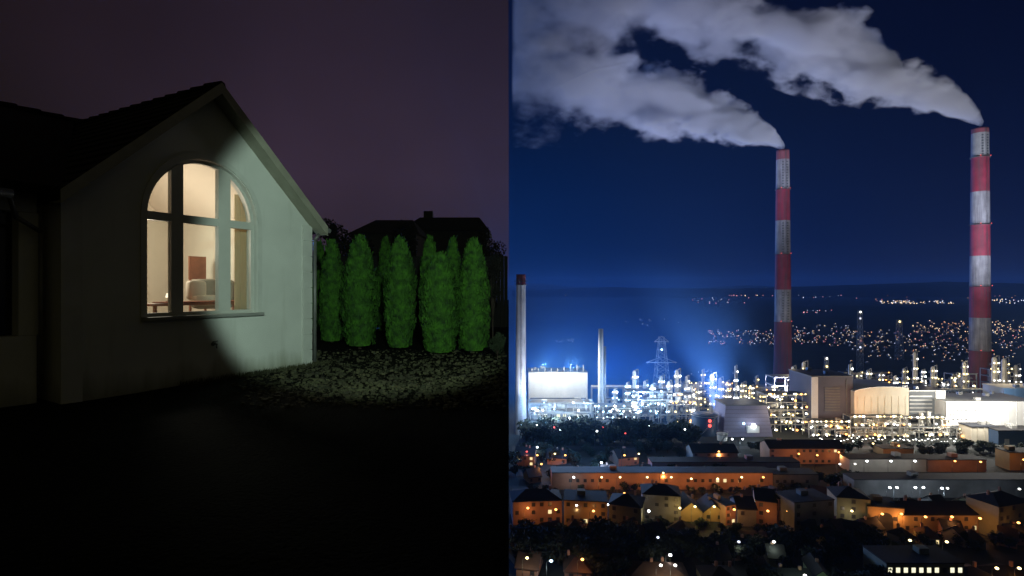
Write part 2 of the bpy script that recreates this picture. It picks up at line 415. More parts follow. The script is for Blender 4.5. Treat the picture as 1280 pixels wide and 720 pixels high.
# downpipes and gutter
b = MB()
pth = [(W + .20, -.10, EH - .08), (W + .16, -.08, EH - .18), (W + .07, -.05, EH - .32), (W + .07, -.05, .05)]
for p, q in zip(pth[:-1], pth[1:]): b.cyl(p, q, .035, n=10)
b.build('downpipe', M['zinc'], house)
b = MB(); b.cyl((W + .24, -.29, EH - .12), (W + .24, 4.9, EH - .12), .05, n=10); b.build('gutter', M['zinc'], house)
b = MB(); b.cyl((-.6, -.22, EH - .12), (-7.4, -.22, EH - .12), .06, n=10)
b.build('gutter', M['zinc'], house)
b = MB()
pth = [(-.62, -.18, EH - .14), (-.45, .10, EH - .38), (-.14, .20, EH - .55), (-.12, .24, .25)]
for p, q in zip(pth[:-1], pth[1:]): b.cyl(p, q, .03, n=10)
b.build('downpipe', M['zinc'], house)
# main house volume on the left
b = MB(); y = .30
b.box((-3.6, y + .15, .42), (6.9, .30, 1.04)); b.box((-3.6, y + .15, 2.80), (6.9, .30, .30))
for x in (-.24, -3.2, -6.9): b.box((x, y + .15, 1.795), (.22, .296, 1.70))
b.build('wall', M['stucco'], house)
b = MB(); b.box((-3.6, y + .22, 1.795), (6.7, .03, 1.70)); b.build('window', M['darkglass'], house)
b = MB()
RZ = AP + .06; DM = 4.74
p = [(-7.4, -.18, EH - .05), (-.02, -.18, EH - .05), (MID - .02, DM, RZ), (-7.4, DM, RZ)]
b.hexa(p + [(x, y, z + .11) for x, y, z in p])
p = [(-7.4, DM + .002, RZ), (MID, DM + .002, RZ), (MID, 9.4, EH - .05), (-7.4, 9.4, EH - .05)]
b.hexa(p + [(x, y, z + .11) for x, y, z in p])
for k in range(25): b.cyl((-7.4 + k * .39, DM, RZ + .1), (-7.4 + k * .39 + .4, DM, RZ + .12), .08, .09, 8)
b.build('roof', M['rooftile'], house)
b = MB(); b.box((-3.6, 9.2, 1.4), (6.9, .3, 3.1)); b.box((-7.0, 4.8, 1.4), (.3, 8.4, 3.1)); b.build('wall', M['stucco'], house)
# room lining
b = MB(); y0, y1 = TH + .004, 4.6; x0, x1 = TH + .01, W - TH - .01
def rz_(u): return gz(u) - .06
b.quad([(x0, y0, 0.25), (x0, y1, .25), (x0, y1, rz_(x0)), (x0, y0, rz_(x0))]); b.quad([(x1, y0, .25), (x1, y1, .25), (x1, y1, rz_(x1)), (x1, y0, rz_(x1))])
b.quad([(x0, y1, .25), (x1, y1, .25), (x1, y1, rz_(x1)), (MID, y1, rz_(MID)), (x0, y1, rz_(x0))])
b.quad([(x0, y0, rz_(x0)), (x0, y1, rz_(x0)), (MID, y1, rz_(MID)), (MID, y0, rz_(MID))]); b.quad([(x1, y0, rz_(x1)), (x1, y1, rz_(x1)), (MID, y1, rz_(MID)), (MID, y0, rz_(MID))])
b.build('room_lining', M['room'], house)
b = MB(); b.box(((x0 + x1) / 2, (y0 + y1) / 2, .23), (x1 - x0, y1 - y0, .04)); b.build('floor_boards', M['roomfloor'], house)
def hw(u, yin, z): return house_w @ Vector((u, yin, z))
house_w = Matrix.Translation((OX, OY, 0)) @ Matrix.Rotation(house_rz, 4, 'Z')
lamp('POINT', 'ceiling_lamp', (MID, 2.2, 2.5), 135, (1, .84, .66), .2, house)
# curtains
def curtain(u0, u1, yin, z0, z1, m, label):
    b = MB(); n = 40; pts = []
    for i in range(n + 1):
        u = u0 + (u1 - u0) * i / n; pts.append((u, yin + .025 * math.sin(i * 1.15)))
    for (a, c) in zip(pts[:-1], pts[1:]):
        b.quad([(a[0], a[1], z0), (c[0], c[1], z0), (c[0], c[1], z1), (a[0], a[1], z1)], 0, True)
        b.quad([(c[0], c[1] + .012, z0), (a[0], a[1] + .012, z0), (a[0], a[1] + .012, z1), (c[0], c[1] + .012, z1)], 0, True)
    o = b.build('curtain', m); o.matrix_world = house_w
    tag(o, label, 'curtain', None)
curtain(U0 - .06, U0 + .17, TH + .12, ZS - .1, ZT + .62, M['curtain'], 'pinkish net curtain hanging behind the left panes of the arched window')
curtain(U1 - .16, U1 + .28, TH + .12, ZS - .1, ZT + .62, M['curtain2'], 'ochre curtain gathered at the right edge of the arched window')
# furniture seen through the window
def on_ray(px, row, yin):      # point inside the room at house depth yin on the sight line of a pixel
    k = (px - 640) / F
    # world = O + u*DU - yin*NW ; x = k*y
    ox = OX - yin * NW.x; oy = OY - yin * NW.y
    u = (k * oy - ox) / (DU.x - k * DU.y); yy = oy + u * DU.y
    return u, CAMZ + (360 - row) * yy / F
def room_thing(name, label, cat, u, yin):
    p = house_w @ Vector((u, yin, .25)); return thing(name, label, cat, p, None, house_rz)
ua, za = on_ray(236, 320, 2.6); ub, zb = on_ray(257, 345, 2.6)
ch = room_thing('chair', 'brown high backed wooden chair seen through the middle panes', 'chair', (ua + ub) / 2, 2.6)
h = za - .25; wd = abs(ub - ua)
b = MB(); b.box((0, .0, h - .25), (wd, .04, .50)); b.build('backrest', M['wood'], ch)
b = MB(); b.box((0, -.22, .44), (wd + .04, .44, .05)); b.build('seat', M['wood'], ch)
for sx_ in (-1, 1):
    for sy_ in (-.4, -.02):
        b = MB(); b.box((sx_ * wd * .45, sy_, .21 if sy_ < -.1 else (h - .5) / 2), (.04, .04, .42 if sy_ < -.1 else h - .5)); b.build('leg', M['wood'], ch)
ua, za = on_ray(246, 348, 1.7); ub, zb = on_ray(300, 385, 1.7)
so = room_thing('armchair', 'grey upholstered armchair behind the middle and right panes', 'armchair', (ua + ub) / 2 + .1, 1.8)
wd = abs(ub - ua); h = za - .25
def soft(b_, c, s):
    cx, cy_, cz = c; n = 10
    b_.v; base = len(b_.v)
    for i in range(n + 1):
        for j in range(16):
            th = math.pi * i / n; ph = 2 * math.pi * j / 16
            e = .35
            def sg(v): return math.copysign(abs(v) ** e, v)
            x = sg(math.sin(th)) * sg(math.cos(ph)) if 0 < i < n else 0; yv = sg(math.sin(th)) * sg(math.sin(ph)) if 0 < i < n else 0
            b_.v.append((cx + s[0] / 2 * x, cy_ + s[1] / 2 * yv, cz + s[2] / 2 * sg(math.cos(th))))
    for i in range(n):
        for j in range(16):
            k = (j + 1) % 16
            b_.f.append((base + i * 16 + j, base + (i + 1) * 16 + j, base + (i + 1) * 16 + k, base + i * 16 + k)); b_.m.append(0); b_.s.append(True)
b = MB(); soft(b, (0, .25, h - .32), (wd, .22, .64)); b.build('backrest', M['cloth_g'], so)
b = MB(); soft(b, (0, -.1, .38), (wd, .62, .26)); b.build('seat', M['cloth_g'], so)
for s_ in (-1, 1):
    b = MB(); soft(b, (s_ * wd / 2, -.05, .42), (.14, .66, .46)); b.build('armrest', M['cloth_g'], so)
ua, za = on_ray(240, 352, 1.3); c2 = room_thing('cushion', 'crumpled white cushion and throw leaning at the left of the grey armchair', 'cushion', ua + .05, 1.25)
b = MB(); soft(b, (0, 0, za - .25 - .16), (.34, .18, .36)); soft(b, (.12, -.05, za - .25 - .36), (.5, .3, .2)); o_ = b.build('cover', M['cloth_w'], c2)
ua, za = on_ray(200, 378, .75); ub, _ = on_ray(285, 385, .75)
tb = room_thing('side_table', 'low table with reddish patterned cloth just inside the arched window sill', 'table', (ua + ub) / 2 + .1, .85)
hh = za - .25 - .04; wd = abs(ub - ua) + .6
b = MB(); b.box((0, 0, hh), (wd, .55, .04)); b.build('tabletop', M['wood'], tb)
for sx_ in (-1, 1):
    for sy_ in (-1, 1):
        b = MB(); b.box((sx_ * (wd / 2 - .05), sy_ * .22, (hh - .02) / 2), (.045, .045, hh - .02)); b.build('leg', M['wood'], tb)
b = MB(); soft(b, (.1, 0, hh + .035), (wd * .9, .5, .03)); b.build('cloth', M['red_cloth'], tb)
ua, za = on_ray(211, 372, .85)
lm = room_thing('table_lamp', 'small glowing table lamp at the bottom of the left panes', 'lamp', ua, .85)
b = MB(); b.cyl((0, 0, hh + .05), (0, 0, hh + .13), .02, n=8); b.cyl((0, 0, hh + .048), (0, 0, hh + .06), .05, n=10); b.build('stand', M['wood'], lm)
b = MB(); b.cyl((0, 0, hh + .12), (0, 0, hh + .2), .055, .035, n=12, caps=False); b.build('lamp_shade', M['lampshade'], lm)
# small tap bracket on the gable wall
ut = upx(266); zt = zpx(266, 430)
tp = thing('garden_tap', 'small dark garden tap on the white gable wall below the window', 'tap', house_w @ Vector((ut, 0, zt)), None, house_rz)
b = MB(); b.cyl((0, 0, 0), (0, -.12, 0), .014); b.cyl((0, -.10, .0), (0, -.11, -.07), .012); b.build('spout', M['zinc'], tp)
b = MB(); b.cyl((-.045, -.07, .05), (.045, -.07, .05), .009); b.cyl((0, -.07, 0), (0, -.07, .05), .008); b.build('handle', M['zinc'], tp)
b = MB(); b.cyl((0, -.001, 0), (0, -.012, 0), .035, n=12); b.build('wall_plate', M['zinc'], tp)

# plateau ground
def edge(y): return -.0058 * y
b = MB(); nx, ny = 90, 90
ys = [-25 + 28 * i / 14 for i in range(15)] + [3 + (75 - 3) * (i / 70) ** 1.3 for i in range(1, 71)]
rng = random.Random(3)
rows = []
for yv in ys:
    xe = 9.0 if yv <= 2.2 else edge(yv)
    rr = []
    for i in range(nx + 1):
        f = (i / nx); x = xe - (xe + 70) * (1 - f) ** 2.2
        z = .0
        if i < nx and yv > 3: z = .035 * math.sin(x * 1.7 + yv * .6) * math.sin(yv * 1.1 - x * .4) + rng.uniform(-.012, .012)
        rr.append((x, yv, z - .02))
    rows.append(rr)
vi = 0
for rr in rows: b.v += rr
for j in range(len(rows) - 1):
    for i in range(nx):
        a = j * (nx + 1) + i
        b.f.append((a, a + 1, a + nx + 2, a + nx + 1)); b.m.append(0); b.s.append(True)
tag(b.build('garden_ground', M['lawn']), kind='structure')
# retaining walls holding the terrace above the slope
rw = thing('retaining_wall', 'tall dark concrete wall holding up the garden terrace above the valley', 'wall', (0, 0, 0))
b = MB()
b.hexa([(edge(2.4) - .45, 2.4, -60), (edge(2.4) - .004, 2.4, -60), (edge(75) - .004, 75, -60), (edge(75) - .45, 75, -60),
        (edge(2.4) - .45, 2.4, -.10), (edge(2.4) - .004, 2.4, -.10), (edge(75) - .004, 75, -.10), (edge(75) - .45, 75, -.10)])
b.hexa([(edge(2.4) - .003, 1.95, -40), (9, 1.95, -40), (9, 2.25, -40), (edge(2.4) - .003, 2.25, -40), (edge(2.4) - .003, 1.95, -.06), (9, 1.95, -.06), (9, 2.25, -.06), (edge(2.4) - .003, 2.25, -.06)])
b.build('stem', M['retain'], rw)

# gravel and leaf litter in the lamplight (uncountable)
rng = random.Random(11); b = MB()
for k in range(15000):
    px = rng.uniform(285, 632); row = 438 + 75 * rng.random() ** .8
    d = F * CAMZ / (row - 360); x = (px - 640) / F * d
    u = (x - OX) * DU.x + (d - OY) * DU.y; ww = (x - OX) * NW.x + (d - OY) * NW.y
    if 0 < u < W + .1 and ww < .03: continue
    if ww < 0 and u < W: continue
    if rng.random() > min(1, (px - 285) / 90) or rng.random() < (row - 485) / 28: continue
    r = .007 + .045 * rng.random() ** 3; a = rng.uniform(0, 6.28); tl = rng.uniform(-.7, .7)
    z = .0 + rng.uniform(0, .03)
    dx, dy = math.cos(a) * r, math.sin(a) * r
    if k % 3:
        b.quad([(x - dx, d - dy, z), (x + dy * .6, d - dx * .6, z + r * tl * .4), (x + dx, d + dy, z + r * abs(tl)), (x - dy * .6, d + dx * .6, z + r * .3)], k % 2)
    else:
        b.box((x, d, z), (r * 1.5, r * 1.1, r * .9), k % 2, a)
tag(b.build('leaf_litter', [M['gravel'], M['leafmould']]), 'pale gravel and leaf litter lit by the lamp between house and conifers', 'gravel', kind='stuff')
# low weeds at the wall foot
b = MB()
for k in range(1500):
    u = rng.uniform(1.6, W + .4); ww = abs(rng.gauss(0, .12)) + .03
    p = house_w @ Vector((u, -ww, 0)); h = rng.uniform(.02, .09) * (1.6 if rng.random() < .05 else 1); a = rng.uniform(0, 6.28)
    b.quad([(p.x, p.y, -.02), (p.x + .012 * math.cos(a), p.y + .012 * math.sin(a), -.02), (p.x + .03 * math.cos(a + 1), p.y + .03 * math.sin(a + 1), h)])
tag(b.build('grass_tufts', M['leafmould']), 'short dark grass and weeds growing along the foot of the gable wall', 'grass', kind='stuff')

# conifers
def conifer_mesh(seed, h=2.8, r=.42, n=7000):
    rng = random.Random(seed); b = MB()
    ph = [rng.uniform(0, 6.28) for _ in range(6)]
    for k in range(n):
        f = rng.random() ** .9; z = .06 + f * h
        prof = (1 - max(0, (f - .50) / .50) ** 1.9 * .66) * (.78 + .22 * min(1, f * 4))
        a = rng.uniform(0, 6.28)
        lump = 1 + .07 * math.sin(2 * a + ph[0] + z * 1.6) + .05 * math.sin(4 * a + z * 4 + ph[1]) + .05 * math.sin(z * 11 + ph[2] + a)
        rr = r * prof * lump * (rng.uniform(.80, 1.04))
        if f > .97: rr *= rng.random(); z += rng.uniform(0, .09)
        x, y = rr * math.cos(a), rr * math.sin(a)
        s = rng.uniform(.022, .048) * (1.9 if rng.random() < .10 else 1); rr *= 1; t1 = a + rng.uniform(-.7, .7)
        tx, ty = -math.sin(t1) * s * .45, math.cos(t1) * s * .45
        ox, oy = math.cos(a) * s * rng.uniform(.1, .8), math.sin(a) * s * rng.uniform(.1, .8)
        b.quad([(x - tx, y - ty, z), (x + tx, y + ty, z), (x + ox + tx * .3, y + oy + ty * .3, z + s * 1.7), (x + ox - tx * .5, y + oy - ty * .5, z + s * 1.5)])
    # inner body, ragged
    m = 14
    prof = []
    for i in range(m + 1):
        f = i / m
        prof.append((max(.01, r * .80 * (1 - max(0, (f - .55) / .45) ** 2.2 * .65) * (.8 + .2 * min(1, f * 4)) * (1 if i < m else .3)), .05 + f * h * .985))
    c = MB(); c.lathe(prof, n=14, mi=0)
    for i, v in enumerate(c.v):
        q = 1 + rng.uniform(-.06, .06); c.v[i] = (v[0] * q, v[1] * q, v[2])
    o = len(b.v); b.v += c.v; b.f += [tuple(o + i for i in f_) for f_ in c.f]; b.m += c.m; b.s += c.s
    return b
CONG = 'green columnar conifers in front of the dark fence'
def conifer(seed, label, x, y, h, r):
    tr = thing('conifer', label, 'conifer', (x, y, 0), CONG)
    conifer_mesh(seed, h, r * .96, int(5200 + 5200 * r)).build('crown', M['thuja'], tr)
    b = MB(); b.cyl((0, 0, -.05), (0, 0, h * .5), .05, .02, 8); b.build('trunk', M['bark'], tr)
ORD = [  # px, base row, top row, width px
 (399, 414, 306, 22, 'conifer half hidden behind the right corner of the white house'),
 (415, 428, 305, 30, 'narrow conifer leaning tip, nearest the right corner of the white house but one'),
 (450, 434, 299, 43, 'broad full conifer with a blunt top, third from the white house'),
 (482, 415, 300, 21, 'slim rear conifer whose tip shows between the third and the fifth'),
 (500, 436, 302, 38, 'tall even conifer fifth from the white house with a rounded tip'),
 (537, 428, 301, 25, 'slim conifer fused to the left side of the widest one'),
 (550, 442, 322, 48, 'widest and lowest topped conifer of the row, fused with two slim ones'),
 (566, 428, 302, 21, 'slim pointed conifer fused to the right side of the widest one'),
 (592, 440, 304, 40, 'rightmost conifer, fading into the dark corner of the garden')]
for i, (px, br, tr_, wp, lb) in enumerate(ORD):
    d = F * CAMZ / (br - 360); conifer(20 + i, lb, (px - 640) / F * d, d, CAMZ + (360 - tr_) * d / F - .06, wp * .5 * d / F)
# added board fence, near black to stand in for the darkness behind them
fn = thing('filler_fence', 'added near black board fence filling the dark behind the row of conifers', 'fence', (-13.0, 22.5, 0))
b = MB()
for k in range(86): b.box((k * .15, 0, 1.45), (.142, .025, 2.9))
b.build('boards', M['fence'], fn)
for k in range(5):
    b = MB(); b.box((.2 + k * 3.1, .07, 1.45), (.1, .1, 2.95)); b.build('post', M['fence'], fn)

# leafy tree meshes for garden edge and town
def leafy(seed, h, r, n, leaf, trunk_h=.35, flat=.8, lobes=9):
    rng = random.Random(seed); b = MB(); lob = []
    for k in range(lobes):
        a = rng.uniform(0, 6.28); q = rng.uniform(.1, .62) * r
        lob.append((q * math.cos(a), q * math.sin(a), h * (trunk_h + (1 - trunk_h) * rng.uniform(.25, .80)), r * rng.uniform(.32, .58)))
    for k in range(n):
        c = lob[k % lobes]
        v = Vector((rng.gauss(0, 1), rng.gauss(0, 1), rng.gauss(0, 1))).normalized() * c[3] * rng.uniform(.62, 1.06)
        p = Vector(c[:3]) + Vector((v.x, v.y, v.z * flat))
        a = Vector((rng.gauss(0, 1), rng.gauss(0, 1), rng.gauss(0, 1))).normalized(); e = a.orthogonal().normalized(); s = leaf * rng.uniform(.6, 1.3)
        b.quad([p - a * s, p + e * s * .7, p + a * s, p - e * s * .6])
    t_ = MB(); t_.cyl((0, 0, -.3), (0, 0, h * trunk_h * 1.3), r * .07, r * .045, 8)
    for c in lob: t_.cyl((0, 0, h * trunk_h * .9), c[:3], r * .035, r * .012, 6)
    return b, t_
# shrubs and trees at the far side of the garden
def gtree(name, label, cat, px, row_top, d, wpx, seed, m='shrub', grp=None):
    h = CAMZ + (360 - row_top) * d / F; r = wpx / 2 * d / F
    tr = thing(name, label, cat, ((px - 640) / F * d, d, 0), grp)
    cb, tb_ = leafy(seed, h, r, 2600, r * .07, .2, 1.3, 12)
    cb.build('crown', M[m], tr); tb_.build('trunk', M['bark'], tr)
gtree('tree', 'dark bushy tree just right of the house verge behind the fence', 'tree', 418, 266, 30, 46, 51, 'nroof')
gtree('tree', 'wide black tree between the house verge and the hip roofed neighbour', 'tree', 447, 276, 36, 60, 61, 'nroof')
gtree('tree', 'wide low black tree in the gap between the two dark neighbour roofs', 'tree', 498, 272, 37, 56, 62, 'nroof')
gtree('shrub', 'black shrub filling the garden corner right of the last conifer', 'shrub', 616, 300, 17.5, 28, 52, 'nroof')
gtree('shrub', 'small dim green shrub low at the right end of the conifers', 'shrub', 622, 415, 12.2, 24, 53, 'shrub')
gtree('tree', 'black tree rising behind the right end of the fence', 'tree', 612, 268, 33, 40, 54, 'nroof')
# neighbouring houses beyond the fence
def nhouse(label, px0, px1, row_r, row_e, d, chim=None, ext=0):
    x0, x1 = (px0 - 640) / F * d, (px1 - 640) / F * d; zr = CAMZ + (360 - row_r) * d / F; ze = CAMZ + (360 - row_e) * d / F
    n = thing('neighbour_house', label, 'house', ((x0 + x1) / 2, d + 4, 0), 'dark houses beyond the fence'); wd = x1 - x0
    b = MB(); b.box((0, 0, ze / 2), (wd - .6, 7.4, ze)); b.build('wall', M['nwall'], n)
    b = MB(); hp = 1.2 if ext == 0 else 0
    b.quad([(-wd / 2, -4, ze), (wd / 2, -4, ze), (wd / 2 - hp, 0, zr), (-wd / 2 + hp, 0, zr)]); b.quad([(wd / 2, 4, ze), (-wd / 2, 4, ze), (-wd / 2 + hp, 0, zr), (wd / 2 - hp, 0, zr)])
    b.quad([(-wd / 2, -4, ze), (-wd / 2 + hp, 0, zr), (-wd / 2, 4, ze)]); b.quad([(wd / 2, -4, ze), (wd / 2, 4, ze), (wd / 2 - hp, 0, zr)]); b.quad([(-wd / 2, -4, ze), (-wd / 2, 4, ze), (wd / 2, 4, ze), (wd / 2, -4, ze)])
    r_ = b.build('roof', M['nroof'], n)
    if chim:
        b = MB(); cx = (chim - 640) / F * d - (x0 + x1) / 2; b.box((cx, .3, zr + .0), (.9, .7, 1.3)); b.build('chimney', M['nwall'], r_)
    b = MB(); b.box((wd * .15, -3.72, ze * .55), (.7, .06, .9)); b.build('window', M['win_dark'], n)
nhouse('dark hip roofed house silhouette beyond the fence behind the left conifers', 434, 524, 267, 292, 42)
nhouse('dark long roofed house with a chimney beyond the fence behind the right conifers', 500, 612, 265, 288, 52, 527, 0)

# the lamp that lights wall, hedge and gravel
SPOT = lamp('SPOT', 'garden_floodlight', (.6, -.8, 3.4), 2750, (.72, 1, .84), .10, None,
            aim=((480 - 640) / F * 12, 12, CAMZ + (360 - 332) / F * 12 + .1), spot=32.4, blend=.24)

# ================================================================== VALLEY (right)
def dv(row): return 100.0 * F / (row - 360)
def V(px, row, dz=0.0):
    d = dv(row); return Vector(((px - 640) / F * d, d, VALLEY + dz))
def sp(row): return dv(row) / F      # metres per pixel at that base row
b = MB()
xs = [-80, -60, -5, 40, 100, 200, 400, 700, 1000, 1500, 2500, 4000, 6000, 9000, 14000]
ysv = [-60, 0, 20, 60, 100, 130, 150, 165, 200, 300, 500, 800, 1200, 1800, 2600, 3800, 5200, 6500, 8000, 9500, 11500, 14000]
rng = random.Random(5)
def terr(x, y):
    if y < 160: return max(VALLEY, -4.5 - .60 * max(0, y))
    z = VALLEY
    if y > 7000: z += (y - 7000) * (.020 + .006 * math.sin(x * .0011 + 1) + .004 * math.sin(x * .0027))
    return z
for yv in ysv:
    for x in xs: b.v.append((x, yv, terr(x, yv)))
for j in range(len(ysv) - 1):
    for i in range(len(xs) - 1):
        a = j * len(xs) + i; b.f.append((a, a + 1, a + len(xs) + 1, a + len(xs))); b.m.append(0); b.s.append(True)
tag(b.build('ground', M['terrain']), kind='structure')
# ------------------------------------------------------------------ chimneys
def row_z(row, d): return CAMZ + (360 - row) * d / F
def chimney(name, label, px, base_row, bands, wt, wb, d, ticks=(), beacon=True):
    """bands: list of (row_top, material key) from the top down, last entry (row_base, None)"""
    s = d / F; x = (px - 640) * s
    root = thing(name, label, 'chimney', (x, d, VALLEY))
    z0 = VALLEY; ztop = row_z(bands[0][0], d) - z0
    keys = []
    for r, k in bands[:-1]:
        if k not in keys: keys.append(k)
    def rad(z): f = z / ztop; return (wb + (wt - wb) * f) / 2 * s * (1 if f > .12 else 1 + (.12 - f) * .8)
    prof = [(rad(0), 0, 0)]
    segs = [(row_z(r, d) - z0, k) for r, k in bands]
    segs = segs[::-1]         # from the ground up
    prof = []
    for i in range(len(segs) - 1):
        za = max(0, segs[i][0]) if i else 0; zb = segs[i + 1][0]; k = keys.index(segs[i + 1][1])
        for q in range(4):
            z = za + (zb - za) * q / 4; prof.append((rad(z), z, k))
    prof.append((rad(ztop), ztop, 0)); prof.append((rad(ztop) * .82, ztop, 0)); prof.append((rad(ztop) * .8, ztop - 6, 0))
    b = MB(); b.lathe(prof, n=32); b.build('shaft', [M[k] for k in keys], root)
    zs = [segs[i][0] for i in range(1, len(segs))]
    for i, z in enumerate(zs[:-1] if len(zs) > 1 else []):
        if i % 2 and len(zs) > 3: continue
        r = rad(z); p = MB(); p.lathe([(r - .05, z - .25), (r + 1.0, z - .25), (r + 1.0, z), (r - .05, z)], n=24, mi=0)
        p.lathe([(r + .98, z + 1.0), (r + 1.04, z + 1.0), (r + 1.04, z + 1.12), (r + .98, z + 1.12), (r + .98, z + 1.0)], n=24, mi=0)
        for a in range(12):
            an = a * math.pi / 6; p.cyl((math.cos(an) * (r + 1), math.sin(an) * (r + 1), z), (math.cos(an) * (r + 1), math.sin(an) * (r + 1), z + 1.1), .05, n=4)
        p.build('platform', M['steel_d'], root)
        if beacon:
            for a in (-.9, -2.2):
                p = MB(); p.ball((math.cos(a) * (r + 1.05), math.sin(a) * (r + 1.05), z + .8), .32); p.build('warning_light', M['e_red'], root)
    l = MB()          # ladder with cage, up the near side
    for q in range(60):
        za = ztop * q / 60; r = rad(za) + .25
        l.box((.0, -r, za), (.9, .12, .16))
    for sx_ in (-.45, .45): l.cyl((sx_, -rad(0) - .2, 0), (sx_, -rad(ztop) - .2, ztop), .07, n=4)
    l.build('ladder', M['steel_d'], root)
    if ticks:
        for (ra, rb) in ticks:
            n = max(3, int((rb - ra) / 3.2))
            for i in range(n):
                z = row_z(ra + (rb - ra) * (i + .5) / n, d) - z0; r = rad(z)
                for a in (-2.0, -1.35):
                    t_ = MB(); t_.box((math.cos(a) * r, math.sin(a) * r, z), (1.5, .6, 1.1), 0, a + math.pi / 2)
                    t_.build('service_hatch', M['steel_d'], root)
    return root
DA, DB = 572.0, 528.0
chimney('chimney', 'left of the two tall red and white striped chimneys, dull red at its foot', 978.5, 485,
        [(188, 'c_dullred'), (200, 'c_white'), (237, 'c_red'), (276, 'c_white'), (318, 'c_red'), (362, 'c_white'), (402, 'c_dullred'), (480, None)], 15, 21, DA,
        ticks=((202, 236), (278, 317), (364, 400)))
chimney('chimney', 'right and taller of the two red and white striped chimneys, near the picture edge', 1225, 490,
        [(161, 'c_dullred'), (167, 'c_conc'), (197, 'c_red'), (240, 'c_white'), (281, 'c_red'), (320, 'c_white'), (358, 'c_red'), (397, 'c_white'), (438, 'c_dullred'), (490, None)], 17.5, 23, DB,
        ticks=((169, 196),))
chimney('chimney', 'bright white floodlit chimney with a reddish top at the left end of the works', 651, 540,
        [(343, 'c_dullred'), (352, 'c_red'), (356, 'c_white'), (542, None)], 12, 14, dv(542), beacon=False)
st = chimney('stack', 'thin pale grey steel stack right of the long white turbine hall', 751, 525,
        [(411, 'white'), (525, None)], 6, 7.5, dv(522), beacon=False)
st['category'] = 'stack'
b = MB(); s_ = dv(522) / F; b.cyl((5.2 * s_, 0, 0), (5.2 * s_, 0, 55), .9, n=8); b.build('side_pipe', M['steel'], st)

# ------------------------------------------------------------------ prototypes for the works
rng = random.Random(77)
def lampb(root, p, m='e_yel', r=.45):
    b = MB(); b.ball(p, r * 1.35, n=5); return b.build('lamp', M[m], root)
def column(label, seed, h, r, lamps, body='insul', cat='tower'):
    rg = random.Random(seed)
    root = thing('distillation_column', label, cat, (0, 0, 0), 'distillation columns of the refinery')
    b = MB(); b.lathe([(r * 1.25, 0), (r * 1.15, 1.5), (r, 2), (r, h * .62), (r * .8, h * .66), (r * .8, h - r), (r * .6, h - r * .3), (r * .15, h)], n=16, mi=0); b.build('vessel', M[body], root)
    for k in range(4):
        z = h * (.22 + .2 * k); rr = r * (1 if z < h * .62 else .8)
        b = MB(); b.lathe([(rr, z - .2), (rr + 1.3, z - .2), (rr + 1.3, z), (rr, z)], n=16, mi=0)
        b.lathe([(rr + 1.25, z + 1), (rr + 1.35, z + 1), (rr + 1.35, z + 1.15), (rr + 1.25, z + 1.15), (rr + 1.25, z + 1)], n=16, mi=0)
        for a in range(8): b.cyl((math.cos(a * .785) * (rr + 1.3), math.sin(a * .785) * (rr + 1.3), z), (math.cos(a * .785) * (rr + 1.3), math.sin(a * .785) * (rr + 1.3), z + 1.1), .07, n=4)
        b.build('platform', M['steel'], root)
        for a in (-.7, -2.3, -1.5)[:1 + rg.randrange(3)]:
            lampb(root, (math.cos(a) * (rr + 1.2), math.sin(a) * (rr + 1.2), z + 1.7), lamps[rg.randrange(len(lamps))], rg.uniform(.32, .55))
    b = MB(); b.cyl((r * .3, -r * .2, h), (r * 1.5, -r * .2, h + r * .6), .35, n=8); b.cyl((r * 1.5, -r * .2, h + r * .6), (r * 1.6, -r * .2, 3), .35, n=8); b.build('downcomer_pipe', M['steel'], root)
    b = MB()
    for q in range(int(h / 1.6)): b.box((-r * .5, -r - .3, q * 1.6 + .8), (.8, .1, .12))
    b.cyl((-r * .5 - .4, -r - .3, 0), (-r * .5 - .4, -r - .3, h * .95), .06, n=4); b.cyl((-r * .5 + .4, -r - .3, 0), (-r * .5 + .4, -r - .3, h * .95), .06, n=4)
    b.build('ladder', M['steel_d'], root)
    return proto_done(root)
COLP = {}
def place_col(label, px, base, top, wpx, kind):
    d = dv(base); h = (base - top) * d / F; r = wpx * d / F / 2
    lam = {'y': ('e_yel', 'e_white'), 'w': ('e_white', 'e_hot'), 'b': ('e_blue', 'e_hot')}[kind]
    r_ = column(label, hash((px, base)) & 0xffff, h, r, lam, 'insul' if kind == 'y' else 'white')
    p = V(px, base); r_.location = p
    return r_
